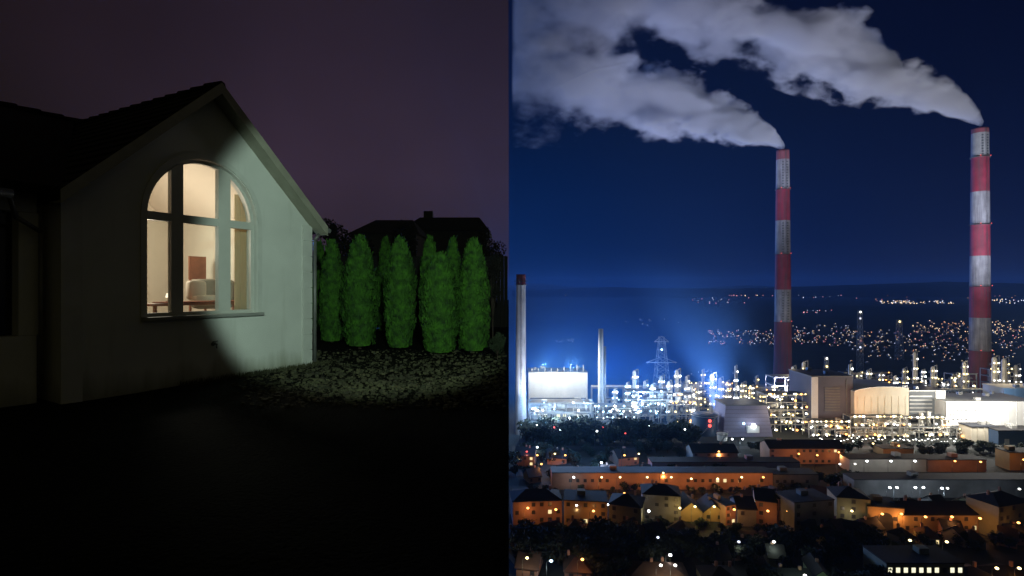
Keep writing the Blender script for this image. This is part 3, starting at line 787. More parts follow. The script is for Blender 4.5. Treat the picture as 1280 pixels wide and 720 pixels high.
COLS = [(793, 522, 463, 6, 'w', 'white column with a ball of light at its side, first right of the thin stack'),
 (806, 520, 476, 5, 'b', 'short blue lit column just left of the lattice mast'),
 (826, 522, 470, 6, 'w', 'pale column in front of the lattice mast'),
 (846, 520, 462, 6, 'w', 'pale column right of the lattice mast'),
 (858, 518, 470, 4, 'w', 'thin column between the lattice mast and the dark blue tank'),
 (872, 516, 478, 5, 'y', 'short column behind the left side of the dark blue tank'),
 (890, 518, 467, 7, 'y', 'fat cream column above the right rim of the dark blue tank'),
 (900, 516, 472, 5, 'y', 'slim column between the fat cream one and the tall needle stack'),
 (919, 512, 457, 3, 'b', 'needle thin bluish column above the tapered lilac building'),
 (928, 512, 478, 6, 'y', 'yellow lit column standing left behind the tapered lilac building'),
 (938, 512, 482, 5, 'y', 'yellow lit column standing right behind the tapered lilac building'),
 (952, 514, 488, 6, 'y', 'stubby column right of the tapered lilac building'),
 (991, 510, 458, 5, 'w', 'white column right at the foot of the left striped chimney'),
 (1005, 512, 452, 6, 'y', 'tall yellow lit column left of the grey blocky building'),
 (967, 512, 480, 6, 'y', 'short column at the left foot of the left striped chimney'),
 (1085, 502, 462, 5, 'y', 'yellow lit column behind the left part of the round cream hall'),
 (1118, 500, 470, 3, 'w', 'thin pale column behind the right part of the round cream hall'),
 (1143, 500, 440, 4, 'y', 'tall slim column above the dark louvred block'),
 (1166, 500, 458, 6, 'y', 'yellow lit column above the white end of the louvred block'),
 (1180, 505, 478, 6, 'w', 'short white column at the left end of the blazing white hall'),
 (1243, 500, 446, 7, 'y', 'yellow lit column right of the right striped chimney'),
 (1255, 500, 448, 7, 'y', 'yellow lit column second to the right of the right striped chimney'),
 (1010, 500, 470, 4, 'y', 'slim column peeping over the left corner of the blocky grey building'),
 (1062, 500, 455, 4, 'w', 'pale column behind the right corner of the blocky grey building'),
 (1072, 498, 466, 6, 'y', 'cream column between the grey building and the round cream hall'),
 (1100, 494, 466, 4, 'y', 'yellow lit column behind the middle of the round cream hall'),
 (1130, 496, 460, 5, 'y', 'cream column at the left edge of the louvred block'),
 (1153, 490, 462, 4, 'w', 'pale column behind the middle of the louvred block'),
 (1190, 494, 470, 4, 'y', 'small yellow lit column just right of the louvred block'),
 (1270, 496, 456, 6, 'y', 'last yellow lit column at the right picture edge'),
 (864, 524, 482, 5, 'w', 'white column just left of the dark blue tank'),
 (878, 512, 462, 3, 'y', 'needle thin column left of the fat cream one'),
 (909, 514, 476, 4, 'y', 'cream column at the left shoulder of the tapered lilac building'),
 (945, 508, 470, 3, 'y', 'thin column above the right shoulder of the tapered lilac building'),
 (975, 528, 486, 5, 'y', 'cream column inside the crowded framework below the left striped chimney'),
 (784, 520, 478, 4, 'b', 'thin blue lit column just left of the one with the ball of light'),
 (815, 526, 480, 5, 'b', 'blue lit column at the left foot of the lattice mast'),
 (836, 526, 476, 5, 'w', 'white column at the right foot of the lattice mast'),
 (768, 522, 486, 4, 'b', 'short blue lit column near the thin grey stack'),
 (1205, 498, 452, 5, 'y', 'yellow lit column left of the right striped chimney')]
for c in COLS: place_col(c[5], c[0], c[1], c[2], c[3], c[4])

# tall communication tower and lattice masts
def lattice(name, label, cat, px, base, top, wb, wt, lights=(), arms=(), m='steel'):
    d = dv(base); s = d / F; h = (base - top) * s; root = thing(name, label, cat, V(px, base))
    b = MB(); n = max(5, int(h / 6)); 
    def c(k, z): w_ = (wb + (wt - wb) * z / h) / 2 * s; return (w_ * (-1, 1, 1, -1)[k], w_ * (-1, -1, 1, 1)[k], z)
    for k in range(4): b.cyl(c(k, 0), c(k, h), .24 * s, .2 * s, 5)
    for i in range(n):
        z0, z1 = h * i / n, h * (i + 1) / n
        for k in range(4):
            k2 = (k + 1) % 4; b.cyl(c(k, z0), c(k2, z1), .13 * s, n=4); b.cyl(c(k2, z0), c(k, z1), .13 * s, n=4); b.cyl(c(k, z1), c(k2, z1), .13 * s, n=4)
    b.build('frame', M[m], root)
    for (row, half) in arms:
        z = (base - row) * s; b = MB()
        b.cyl((-half * s, 0, z), (half * s, 0, z), .45 * s, n=5); b.cyl((-half * s, 0, z), (0, 0, z + 7 * s), .22 * s, n=4); b.cyl((half * s, 0, z), (0, 0, z + 7 * s), .22 * s, n=4)
        for q in range(5): x = half * s * (q - 2) / 2.2; b.cyl((x, 0, z), (x * .5, 0, z + 3.5 * s), .13 * s, n=4); b.cyl((x, 0, z), (x, 0, z - 2.2 * s), .16 * s, n=4)
        b.build('cross_arm', M[m], root)
    for row, k in lights: lampb(root, (0, -.8 * s, (base - row) * s), k, .9 * s)
    return root
lattice('lattice_mast', 'wide lattice mast with broad cross arm, lit pale blue', 'mast', 827, 495, 421, 20, 6, [(437, 'e_blue')], [(453, 19), (427, 9)], 'white')
lattice('radio_mast', 'slim grey mast with lights right of the blocky grey building', 'mast', 1075, 470, 388, 6, 3.5, [(390, 'e_white'), (398, 'e_far_w'), (434, 'e_far_w')])
lattice('radio_mast', 'short grey mast with a lamp on top, far behind the louvred block', 'mast', 1124, 450, 400, 7, 4, [(402, 'e_yel')])
lattice('radio_mast', 'short mast behind the blocky grey building roof', 'mast', 1033, 480, 446, 5, 3, [(448, 'e_white'), (458, 'e_yel')])
lattice('lattice_mast', 'low lit lattice mast right of the louvred block', 'mast', 1198, 500, 466, 5, 3, [(470, 'e_yel')])

# process structures: open steel frames crowded with vessels, pipes and lamps
def process(label, px, base, wpx, hpx, depth, lam, seed, nl=26, floors=3):
    rg = random.Random(seed); d = dv(base); s = d / F; w_, h = wpx * s, hpx * s
    root = thing('process_unit', label, 'process unit', V(px, base))
    b = MB(); nb = max(3, int(w_ / 8))
    for i in range(nb + 1):
        for y in (0, depth): b.box((-w_ / 2 + w_ * i / nb, y, h * .5), (.5, .5, h))
    for f in range(1, floors + 1):
        z = h * f / floors
        for y in (0, depth): b.box((0, y, z), (w_ + .4, .42, .56))
        for i in range(nb + 1): b.box((-w_ / 2 + w_ * i / nb, depth / 2, z), (.4, depth - .5, .38))
    for i in range(nb):
        if i % 2 == 0: b.cyl((-w_ / 2 + w_ * i / nb, 0, 0), (-w_ / 2 + w_ * (i + 1) / nb, 0, h / floors), .16, n=4)
    b.build('steel_frame', M['steel'], root)
    b = MB()
    for f in range(1, floors + 1): b.box((0, depth / 2, h * f / floors + .4), (w_ - 1, depth - 1, .12))
    b.build('grating', M['steel_d'], root)
    for k in range(max(3, int(w_ / 7))):
        x = rg.uniform(-w_ / 2 + 2, w_ / 2 - 2); f = rg.randrange(floors); z0 = h * f / floors + .6; r = rg.uniform(1.1, 2.6); b = MB()
        if rg.random() < .5: b.cyl((x, 2 + r, z0), (x, 2 + r, z0 + h / floors * rg.uniform(.5, 1.4)), r, n=12)
        else: b.cyl((x - 3, 2 + r, z0 + r), (x + 3, 2 + r, z0 + r), r * .8, n=12)
        b.build('vessel', M[rg.choice(('insul', 'white', 'steel'))], root)
    b = MB()
    for k in range(int(w_ / 2.2)):
        z = rg.uniform(1, h * 1.05); x0 = rg.uniform(-w_ / 2, w_ / 2); x1 = min(w_ / 2, x0 + rg.uniform(4, w_ * .6)); y = rg.uniform(-1.4, 1)
        rr = rg.uniform(.16, .42); b.cyl((x0, y, z), (x1, y, z), rr, n=6); b.cyl((x0, y, z), (x0, y, max(.2, z - rg.uniform(2, 12))), rr, n=6)
    b.build('pipework', M['insul'], root)
    for k in range(int(nl * 1.5)):
        f = rg.randrange(floors + 1); z = min(h * 1.04, h * f / floors + rg.uniform(1.5, 3))
        lampb(root, (rg.uniform(-w_ / 2, w_ / 2), -1.0 - rg.random(), z), rg.choice(lam), rg.choice((.28, .36, .5)))
    return root
Y = ('e_yel', 'e_yel', 'e_white', 'e_white', 'e_or'); WB = ('e_white', 'e_blue', 'e_hot', 'e_blue')
PU = [(1085, 484, 60, 18, 10, Y, 'dim far framework between the grey building and the louvred block', 12, 3),
 (945, 512, 50, 28, 10, Y, 'yellow lit framework behind the tapered lilac building', 18, 4),
 (770, 534, 60, 26, 10, WB, 'blue lit framework before the thin grey stack', 18, 3),
 (1226, 548, 60, 12, 8, Y, 'low framework with lamps before the blazing white hall', 22, 2),
 (700, 538, 78, 34, 12, WB, 'brightly lit pale framework in front of the long white turbine hall', 18, 3),
 (812, 528, 56, 38, 12, WB, 'blue lit framework at the foot of the lattice mast', 16, 4),
 (852, 530, 34, 36, 10, Y, 'cream lit framework between the lattice mast and the dark blue tank', 18, 3),
 (885, 514, 60, 34, 12, Y, 'yellow lit framework behind the dark blue tank', 22, 4),
 (985, 540, 54, 46, 14, Y, 'tall crowded framework glittering yellow below the left striped chimney', 44, 5),
 (995, 524, 54, 52, 14, Y, 'upper framework of pipes and yellow lamps at the base of the left striped chimney', 30, 5),
 (1036, 547, 50, 20, 8, Y, 'low lamp strewn pipe framework before the blocky grey building', 26, 2),
 (1098, 548, 70, 27, 8, Y, 'low framework of pipes in front of the round cream hall', 28, 2),
 (1158, 547, 56, 25, 8, Y, 'low framework before the dark louvred block', 24, 2),
 (1118, 492, 70, 14, 10, Y, 'distant framework with yellow lamps behind the round cream hall roof', 16, 2),
 (1155, 496, 44, 22, 10, Y, 'framework rising behind the dark louvred block', 16, 3),
 (1206, 494, 30, 26, 10, Y, 'dark framework with lamps at the left foot of the right striped chimney', 10, 3),
 (1252, 496, 30, 34, 10, Y, 'yellow lit framework at the right foot of the right striped chimney', 18, 4),
 (770, 520, 24, 20, 8, WB, 'small pale framework right of the thin grey stack', 8, 2)]
for i, c in enumerate(PU): process(c[6], c[0], c[1], c[2], c[3], c[4], c[5], 300 + i, c[7], c[8])
# pipe bridges
def pipe_rack(label, px0, px1, base, row, m='insul'):
    d = dv(base); s = d / F; h = (base - row) * s; x0, x1 = (px0 - 640) * s, (px1 - 640) * s
    root = thing('pipe_rack', label, 'pipe rack', ((x0 + x1) / 2, d, VALLEY)); w_ = x1 - x0
    b = MB(); n = max(2, int(w_ / 12))
    for i in range(n + 1):
        for y in (0, 5): b.box((-w_ / 2 + w_ * i / n, y, h / 2), (.5, .5, h))
        b.box((-w_ / 2 + w_ * i / n, 2.5, h), (.45, 5.6, .5))
    for y in (0, 5): b.box((0, y, h - .6), (w_, .4, .5))
    b.build('trestle', M['steel'], root)
    for k in range(5):
        b = MB(); b.cyl((-w_ / 2, .4 + k, h + .6), (w_ / 2, .4 + k, h + .6), .38, n=8); b.build('pipe', M[m], root)
pipe_rack('long pale pipe bridge running from the thin stack to the lattice mast', 740, 880, 512, 484, 'white')
pipe_rack('pipe bridge behind the tapered lilac building', 880, 970, 508, 487)
pipe_rack('pipe bridge in front of the long white turbine hall', 660, 740, 530, 502, 'white')
pipe_rack('pipe bridge in front of the blazing white hall', 1160, 1280, 508, 488)

# ------------------------------------------------------------------ big buildings of the works
def hall(name, label, cat, px0, px1, top, base, depth, wall, roof='roof_g', bays=0, roofthings=True, rz=0):
    d = dv(base); s = d / F; w_ = (px1 - px0) * s; h = (base - top) * s
    root = thing(name, label, cat, V((px0 + px1) / 2, base), None, rz)
    b = MB(); b.box((0, depth / 2, h / 2), (w_, depth, h)); b.build('wall', M[wall], root)
    b = MB(); b.box((0, depth / 2, h + .35), (w_ + .8, depth + .8, .7)); r_ = b.build('roof', M[roof], root)
    b = MB()
    for i in range(bays + 1): b.box((-w_ / 2 + w_ * i / max(1, bays), -.12, h * .5), (.5, .3, h - .1))
    if bays: b.build('pilaster', M[wall], root)
    if roofthings:
        rg = random.Random(int(px0))
        for k in range(max(2, int(w_ / 14))):
            b = MB(); x = rg.uniform(-w_ / 2 + 2, w_ / 2 - 2); b.box((x, rg.uniform(3, depth - 3), h + .7 + 1), (rg.uniform(1.5, 4), 2.5, 2)); b.build('roof_vent', M['steel'], r_)
    return root, w_, h, s
# long white turbine hall at the left
r_, w_, h, s = hall('turbine_hall', 'long white turbine hall glowing at the left end of the works', 'hall', 661, 734, 466, 512, 24, 'white', 'steel', 9)
rg = random.Random(4)
for k in range(9):
    b = MB(); x = -w_ / 2 + w_ * (k + .5) / 9; b.cyl((x, 3, h + .5), (x, 3, h + 3 + rg.uniform(0, 4)), .6, n=8); b.build('vent_pipe', M['steel'], r_)
b = MB(); b.box((0, -.3, h * .30), (w_ - 2, .3, 1.4)); b.build('dark_band', M['steel_d'], r_)
r_, w_, h, s = hall('switch_house', 'low bluish white building at the far left below the turbine hall', 'building', 662, 742, 505, 532, 14, 'white', 'steel', 6)
for k in range(10):
    b = MB(); b.box((-w_ / 2 + w_ * (k + .5) / 10, -.16, h * .45), (2.4, .1, 2.6)); b.build('window', M['e_pale'] if k % 3 else M['win_dark'], r_)
# tapered lilac building
d = dv(546); s = d / F; root = thing('cooling_building', 'tapered lilac grey building with a floodlight on its face', 'building', V(935, 546))
b = MB(); wb_, wt_, h = 31 * s, 26 * s, 38 * s
b.hexa([(-wb_, 0, 0), (wb_, 0, 0), (wb_ * .9, 26, 0), (-wb_ * .9, 26, 0), (-wt_, 2.5, h), (wt_, 2.5, h), (wt_ * .9, 24, h), (-wt_ * .9, 24, h)]); b.build('wall', M['lilac'], root)
b = MB(); b.box((0, 13, h + .3), (2 * wt_ + .8, 22, .6)); b.build('roof', M['steel_d'], root)
b = MB()
for k in range(7): z = h * (k + 1) / 8; b.box((0, 2.5 * z / h - .12, z), (2 * (wb_ + (wt_ - wb_) * z / h), .12, .18))
b.build('cladding_seam', M['greycl'], root)
b = MB(); b.box((5 * s, -1.2, 10 * s), (15 * s, 2.0, 8 * s)); b.build('porch', M['white'], root)
lampb(root, (5 * s, -2.6, 15 * s), 'e_hot', 1.1); lampb(root, (-6 * s, -1.0, 17 * s), 'e_blue', .6)
# dark blue storage tank
def tank(label, px, base, wpx, hpx, m, lights=()):
    d = dv(base); s = d / F; r, h = wpx * s / 2, hpx * s
    root = thing('storage_tank', label, 'tank', V(px, base) + Vector((0, r, 0)), 'storage tanks of the refinery')
    b = MB(); b.lathe([(r, 0), (r, h), (r * .6, h + r * .10), (.05, h + r * .14)], n=32, mi=0); b.build('shell', M[m], root)
    b = MB(); b.lathe([(r + .02, h - .5), (r + .7, h - .5), (r + .7, h - .3), (r + .02, h - .3)], n=32, mi=0); b.lathe([(r + .66, h + .8), (r + .74, h + .8), (r + .74, h + .95), (r + .66, h + .95), (r + .66, h + .8)], n=32, mi=0); b.build('walkway', M['steel'], root)
    b = MB()
    for q in range(16): a = -2.2 + q * .08; b.box((math.cos(a) * (r + .6), math.sin(a) * (r + .6), h * (q + .5) / 16), (1.2, .6, .15), 0, a)
    b.build('stair', M['steel'], root)
    for (dx, z, k) in lights: lampb(root, (dx * s, -math.sqrt(max(0, r * r - (dx * s) ** 2)) - .5, z * s), k, .8)
tank('dark blue storage tank with two red lamps one above the other', 886, 546, 32, 25, 'bluecl', [(1, 20, 'e_red'), (1, 14, 'e_red')])
tank('small pale tank right of the red lit tank', 905, 552, 12, 9, 'white', [])
tank('small pale tank at the right end of the low frameworks', 1194, 540, 14, 10, 'white', [(0, 11, 'e_white')])
tank('low dark tank half hidden by the trees below the lattice mast', 838, 548, 22, 10, 'bluecl', [(4, 6, 'e_white')])
# blocky grey building with louvres
r_, w_, h, s = hall('boiler_house', 'blocky grey boiler house with a dark louvre panel and pale left corner', 'building', 1014, 1066, 471, 543, 30, 'greycl', 'steel_d', 0)
b = MB(); b.box((-w_ / 2 + 4 * s, -.3, h / 2), (8 * s, .5, h - .2)); b.build('corner_panel', M['white'], r_)
b = MB()
for k in range(9): b.box((0 * s, -.35, h * .42 + k * 1.9), (19 * s, .35, 1.0))
b.build('louvre', M['steel_d'], r_)
b = MB(); b.box((18 * s, -.2, h * .5), (.6, .3, h * .9)); b.build('downpipe', M['steel_d'], r_)
# round roofed cream hall
d = dv(545); s = d / F; root = thing('round_hall', 'cream rounded hall lit orange at its left end', 'hall', V(1102, 545))
b = MB(); w_ = 68 * s; n = 24; h0 = 55 * s; dp = 30
prof = [(-w_ / 2 + w_ * i / n, h0 + 8 * s * math.sqrt(max(0, 1 - ((i / n - .62) / .64) ** 2)) - 2 * s) for i in range(n + 1)]
for (x0, z0), (x1, z1) in zip(prof[:-1], prof[1:]):
    b.hexa([(x0, 0, 0), (x1, 0, 0), (x1, dp, 0), (x0, dp, 0), (x0, 0, z0), (x1, 0, z1), (x1, dp, z1), (x0, dp, z0)])
b.build('wall', M['cream'], root)
b = MB()
for (x0, z0), (x1, z1) in zip(prof[:-1], prof[1:]):
    b.hexa([(x0, -.3, z0 + .01), (x1, -.3, z1 + .01), (x1, dp + .3, z1 + .01), (x0, dp + .3, z0 + .01), (x0, -.3, z0 + .5), (x1, -.3, z1 + .5), (x1, dp + .3, z1 + .5), (x0, dp + .3, z0 + .5)])
b.build('roof', M['white'], root)
b = MB()
for k in range(8): b.box((-w_ / 2 + w_ * (k + .5) / 8, -.1, h0 * .45), (.3, .2, h0 * .9))
b.build('cladding_seam', M['cream'], root)
# dark louvred block with pale end
r_, w_, h, s = hall('louvred_block', 'dark louvred block with a pale right end beside the round cream hall', 'building', 1136, 1181, 489, 540, 26, 'steel_d', 'steel')
b = MB()
for k in range(9): b.box((-8 * s, -.3, h * .12 + k * h * .095), (28 * s, .5, h * .03))
b.build('louvre', M['steel'], r_)
b = MB(); b.box((w_ / 2 - 6 * s, -.3, h / 2), (12 * s, .55, h)); b.build('end_panel', M['white'], r_)
# blazing white hall at the right
r_, w_, h, s = hall('white_hall', 'blazing white long hall with small dark window slots at the right edge', 'hall', 1183, 1300, 503, 545, 30, 'white', 'white', 12)
rg = random.Random(9)
for row in range(3):
    for k in range(8):
        if rg.random() < .3: continue
        b = MB(); b.box((-w_ / 2 + (4 + k * 5.2) * s + rg.uniform(-.4, .4), -.15, h * (.50 + .13 * row)), (3.2 * s * rg.uniform(.6, 1), .1, .8)); b.build('window', M['steel_d'], r_)
r_, w_, h, s = hall('blue_hall', 'pale bluish block behind the right end of the blazing white hall', 'hall', 1255, 1310, 486, 515, 20, 'white', 'white', 4)
r_, w_, h, s = hall('gatehouse', 'small cream building in front of the blazing white hall', 'building', 1214, 1247, 534, 552, 10, 'cream', 'roof_g', 4)
r_, w_, h, s = hall('shed', 'dark low shed in front of the right end of the blazing white hall', 'shed', 1248, 1300, 539, 556, 12, 'bluecl', 'roof_d')
b = MB(); b.box((-w_ * .3, -.1, 2), (3, .1, 3.4)); b.build('door', M['steel'], r_)

# light inside the works: floodlights and added blue fill points
def flood(px, base, z, p, c, dy=-6, size=1.0):
    p = p * .37
    q = V(px, base); return lamp('POINT', 'floodlight', (q.x, q.y + dy, VALLEY + z), p, c, size)
FL = [(680, 580, 26, 50000, (.12, .40, 1)), (740, 584, 26, 50000, (.12, .40, 1)), (810, 584, 26, 40000, (.12, .40, 1)), (668, 498, 26, 60000, (.10, .36, 1)), (712, 496, 26, 60000, (.10, .36, 1)), (756, 500, 26, 60000, (.10, .36, 1)), (800, 498, 26, 50000, (.10, .36, 1)), (840, 500, 26, 36000, (.10, .36, 1)), (690, 478, 30, 60000, (.10, .36, 1)), (770, 478, 30, 60000, (.10, .36, 1)), (850, 480, 30, 36000, (.10, .36, 1)),  # unseen blue lamps added to wash the slope and mist
 (668, 545, 22, 60000, BLUE), (700, 548, 18, 70000, COOL), (735, 540, 22, 60000, COOL), (652, 552, 30, 40000, COOL), (680, 518, 40, 120000, (1, .97, .80)), (715, 518, 40, 120000, (1, .97, .80)),
 (760, 530, 30, 50000, BLUE), (795, 532, 30, 60000, COOL), (825, 530, 26, 45000, BLUE), (850, 532, 25, 26000, WHT),
 (885, 526, 30, 26000, WARM), (940, 552, 9, 14000, COOL), (925, 525, 34, 16000, WHT), (975, 545, 18, 22000, WARM), (1000, 530, 34, 13000, WARM), (985, 515, 42, 20000, WARM),
 (1018, 552, 22, 4000, WHT), (1070, 550, 24, 26000, SOD), (1100, 552, 24, 16000, WARM), (1128, 552, 30, 12000, WARM), (1170, 552, 20, 18000, WHT),
 (1195, 552, 26, 110000, WHT), (1235, 553, 26, 130000, WHT), (1270, 553, 26, 90000, WHT), (1262, 520, 20, 26000, BLUE),
 (1155, 505, 32, 22000, WARM), (1210, 502, 30, 22000, WARM), (1250, 505, 34, 26000, WARM), (1100, 500, 30, 12000, WARM)]
for a in FL: flood(*a)
# ground floods washing up the striped chimneys
for px, d, p in ((978, DA, 5e5), (1225, DB, 6e5)):
    x = (px - 640) / F * d
    lamp('SPOT', 'chimney_floodlight', (x - 30, d - 110, VALLEY + 30), p * .12, (.86, .88, 1), 2, None, aim=(x, d, 60), spot=75, blend=.6)
q = V(651, 542); lamp('SPOT', 'chimney_floodlight', (q.x + 8, q.y - 26, VALLEY + 12), 2.2e5, (.80, .86, 1), 1, None, aim=(q.x, q.y, 0), spot=90, blend=.6)

# ------------------------------------------------------------------ plumes
def plume_mat(name, dens, d, pts, c):
    """steam: density falls off from a bending centre line, eaten into by turbulent noise"""
    s_ = d / F; x0, x1 = pts[-1][0], pts[0][0]
    zs = [p[1] for p in pts]; rs = [p[2] for p in pts]; z0, z1 = min(zs), max(zs); r1 = max(rs)
    m, t, out = nt(name); v = t.nodes.new('ShaderNodeVolumePrincipled')
    v.inputs['Color'].default_value = (*c, 1); v.inputs['Anisotropy'].default_value = 0
    def nd(k, **kw):
        n = t.nodes.new(k)
        for a, b_ in kw.items(): setattr(n, a, b_)
        return n
    def mth(op, a, b_=None, cl=False):
        n = nd('ShaderNodeMath', operation=op, use_clamp=cl)
        for i_, q in enumerate((a, b_)):
            if q is None: continue
            if isinstance(q, (int, float)): n.inputs[i_].default_value = q
            else: t.links.new(q, n.inputs[i_])
        return n.outputs[0]
    def mr(a, f0, f1, t0, t1, kind='LINEAR'):
        n = nd('ShaderNodeMapRange', interpolation_type=kind)
        for i_, q in enumerate((a, f0, f1, t0, t1)):
            if isinstance(q, (int, float)): n.inputs[i_].default_value = q
            else: t.links.new(q, n.inputs[i_])
        return n.outputs[0]
    def curve(x, ys):
        n = nd('ShaderNodeFloatCurve'); cv = n.mapping.curves[0]; xs_ = [(p[0] - x0) / (x1 - x0) for p in pts]
        q = sorted(zip(xs_, ys))
        cv.points[0].location = q[0]; cv.points[1].location = q[-1]
        for a in q[1:-1]: cv.points.new(*a)
        for p_ in cv.points: p_.handle_type = 'AUTO_CLAMPED'
        n.mapping.update(); t.links.new(x, n.inputs['Value']); return n.outputs[0]
    tc = nd('ShaderNodeTexCoord'); sx = nd('ShaderNodeSeparateXYZ'); t.links.new(tc.outputs['Object'], sx.inputs[0])
    f = mr(sx.outputs['X'], x0, x1, 0, 1)
    zc = mth('ADD', mth('MULTIPLY', curve(f, [(z - z0) / (z1 - z0) for z in zs]), z1 - z0), z0)
    r = mth('MULTIPLY', curve(f, [q / r1 for q in rs]), r1)
    dz = mth('SUBTRACT', sx.outputs['Z'], zc); dy = mth('SUBTRACT', sx.outputs['Y'], d)
    dist = mth('DIVIDE', mth('SQRT', mth('ADD', mth('MULTIPLY', dz, dz), mth('MULTIPLY', dy, dy))), r)
    # coarse turbulence streaked along the wind, fine billows
    mp = nd('ShaderNodeMapping'); mp.inputs['Scale'].default_value = (.62, 1, 1); mp.inputs['Rotation'].default_value = (0, R(-18), 0); t.links.new(tc.outputs['Object'], mp.inputs[0])
    def noise(sc_, det, rough, dst=0.0, ty='FBM'):
        n = nd('ShaderNodeTexNoise'); n.inputs['Scale'].default_value = sc_; n.inputs['Detail'].default_value = det; n.inputs['Roughness'].default_value = rough; n.inputs['Distortion'].default_value = dst
        t.links.new(mp.outputs[0], n.inputs['Vector']); return n.outputs['Fac']
    big = noise(.024, 3, .5, .4); fine = noise(.085, 5, .62)
    near = mr(f, .80, 1.0, 0, 1)                       # 1 at the mouth, 0 far down wind
    far = mr(f, .15, .85, 1, 0)
    nb = mth('MULTIPLY', mth('SUBTRACT', big, .5), mr(near, 0, 1, 3.0, .5)); nf = mth('MULTIPLY', mth('SUBTRACT', fine, .5), mr(near, 0, 1, 1.35, .9))
    val = mth('ADD', mth('ADD', mth('SUBTRACT', .92, dist), nb), nf)
    w_ = mr(far, 0, 1, .14, .60)
    e = mr(val, 0, w_, 0, 1, 'SMOOTHSTEP')
    e = mth('MULTIPLY', e, mr(far, 0, 1, 1.0, .34))
    e = mth('MULTIPLY', e, mr(f, 0, .012, 0, 1, 'SMOOTHSTEP'))
    e = mth('MULTIPLY', e, mr(r, 2, 30, dens * 3.0, dens))
    t.links.new(e, v.inputs['Density']); t.links.new(v.outputs[0], out.inputs['Volume'])
    return m
def plume(name, label, d, path, dens, c):
    s_ = d / F; pts = [((px - 640) * s_, row_z(rw, d), r * s_) for px, rw, r in path]
    m = plume_mat(name + '_steam', dens, d, pts, c)
    b = MB(); n = 20; rings = []
    for (x, z, r) in pts:
        q = r * 1.45 + 2; rings.append([(x, d + q * math.cos(2 * math.pi * k / n), z + q * math.sin(2 * math.pi * k / n)) for k in range(n)])
    for rr in rings: b.v += rr
    for a in range(len(rings) - 1):
        for k in range(n):
            k2 = (k + 1) % n; b.f.append((a * n + k, a * n + k2, (a + 1) * n + k2, (a + 1) * n + k)); b.m.append(0); b.s.append(False)
    b.f.append(tuple(reversed(range(n)))); b.m.append(0); b.s.append(False)
    b.f.append(tuple(range((len(rings) - 1) * n, len(rings) * n))); b.m.append(0); b.s.append(False)
    o = b.build(name, m); bm = bmesh.new(); bm.from_mesh(o.data); bmesh.ops.recalc_face_normals(bm, faces=bm.faces); bm.to_mesh(o.data); bm.free()
    return tag(o, label, 'smoke', 'smoke plumes drifting from the striped chimneys', 'thing')
pa = [(979, 184, 5), (968, 174, 11), (955, 164, 17), (930, 154, 24), (900, 145, 29), (860, 138, 34), (820, 128, 38), (780, 122, 41), (730, 116, 44), (690, 110, 50), (639, 106, 52)]
pb = [(1226, 154, 5), (1214, 143, 12), (1196, 132, 18), (1165, 116, 26), (1125, 100, 33), (1085, 84, 37), (1045, 66, 42), (1000, 46, 46), (950, 26, 47), (900, 10, 47), (850, -4, 50), (800, -4, 50), (745, 4, 52), (700, 16, 58), (639, 24, 62)]
plume('smoke_plume', 'lower white smoke plume drifting left from the left striped chimney', DA, pa, .12, (.90, .90, .94))
plume('smoke_plume', 'upper smoke plume streaming from the right striped chimney out of the top of the picture', DB, pb, .10, (.90, .88, .90))
# bluish mist hanging in the floodlights of the works
def mist():
    m, t, out = nt('floodlit_mist'); v = t.nodes.new('ShaderNodeVolumePrincipled'); v.inputs['Color'].default_value = (.12, .40, 1, 1); v.inputs['Anisotropy'].default_value = .1
    tc = t.nodes.new('ShaderNodeTexCoord'); ln = t.nodes.new('ShaderNodeVectorMath'); ln.operation = 'LENGTH'; t.links.new(tc.outputs['Object'], ln.inputs[0])
    r = t.nodes.new('ShaderNodeMapRange'); r.interpolation_type = 'SMOOTHSTEP'; r.inputs[1].default_value = 0.1; r.inputs[2].default_value = 1; r.inputs[3].default_value = 3.4e-3; r.inputs[4].default_value = 0
    t.links.new(ln.outputs['Value'], r.inputs[0]); t.links.new(r.outputs[0], v.inputs['Density']); t.links.new(v.outputs[0], out.inputs['Volume'])
    b = MB(); b.ball((0, 0, 0), 1, n=16); o = b.build('mist', m); o.location = (75, 540, VALLEY + 10); o.scale = (190, 250, 135)
    return tag(o, 'blue floodlit mist hanging over the left part of the works', 'mist', kind='stuff')
mist()
for x, y, tx, tz, p, c in ((30, 400, 60, 190, 10, (.45, .60, 1)), (90, 395, 120, 190, 15, (.50, .62, 1)), (150, 400, 180, 170, 15, (.60, .68, 1)), (215, 385, 245, 160, 14, (.62, .68, 1)), (265, 395, 290, 190, 15, (.60, .68, 1)), (330, 385, 350, 190, 16, (.70, .78, 1)), (395, 380, 400, 180, 14, (.74, .80, 1)), (200, 410, 200, 230, 12, (.60, .62, .9))):
    lamp('SPOT', 'plume_fill_spot', (x, y, VALLEY + 9), p * 2.8e5, c, 2, None, aim=(tx, 560, tz), spot=66, blend=1)  # unseen upward spots added to light the plumes

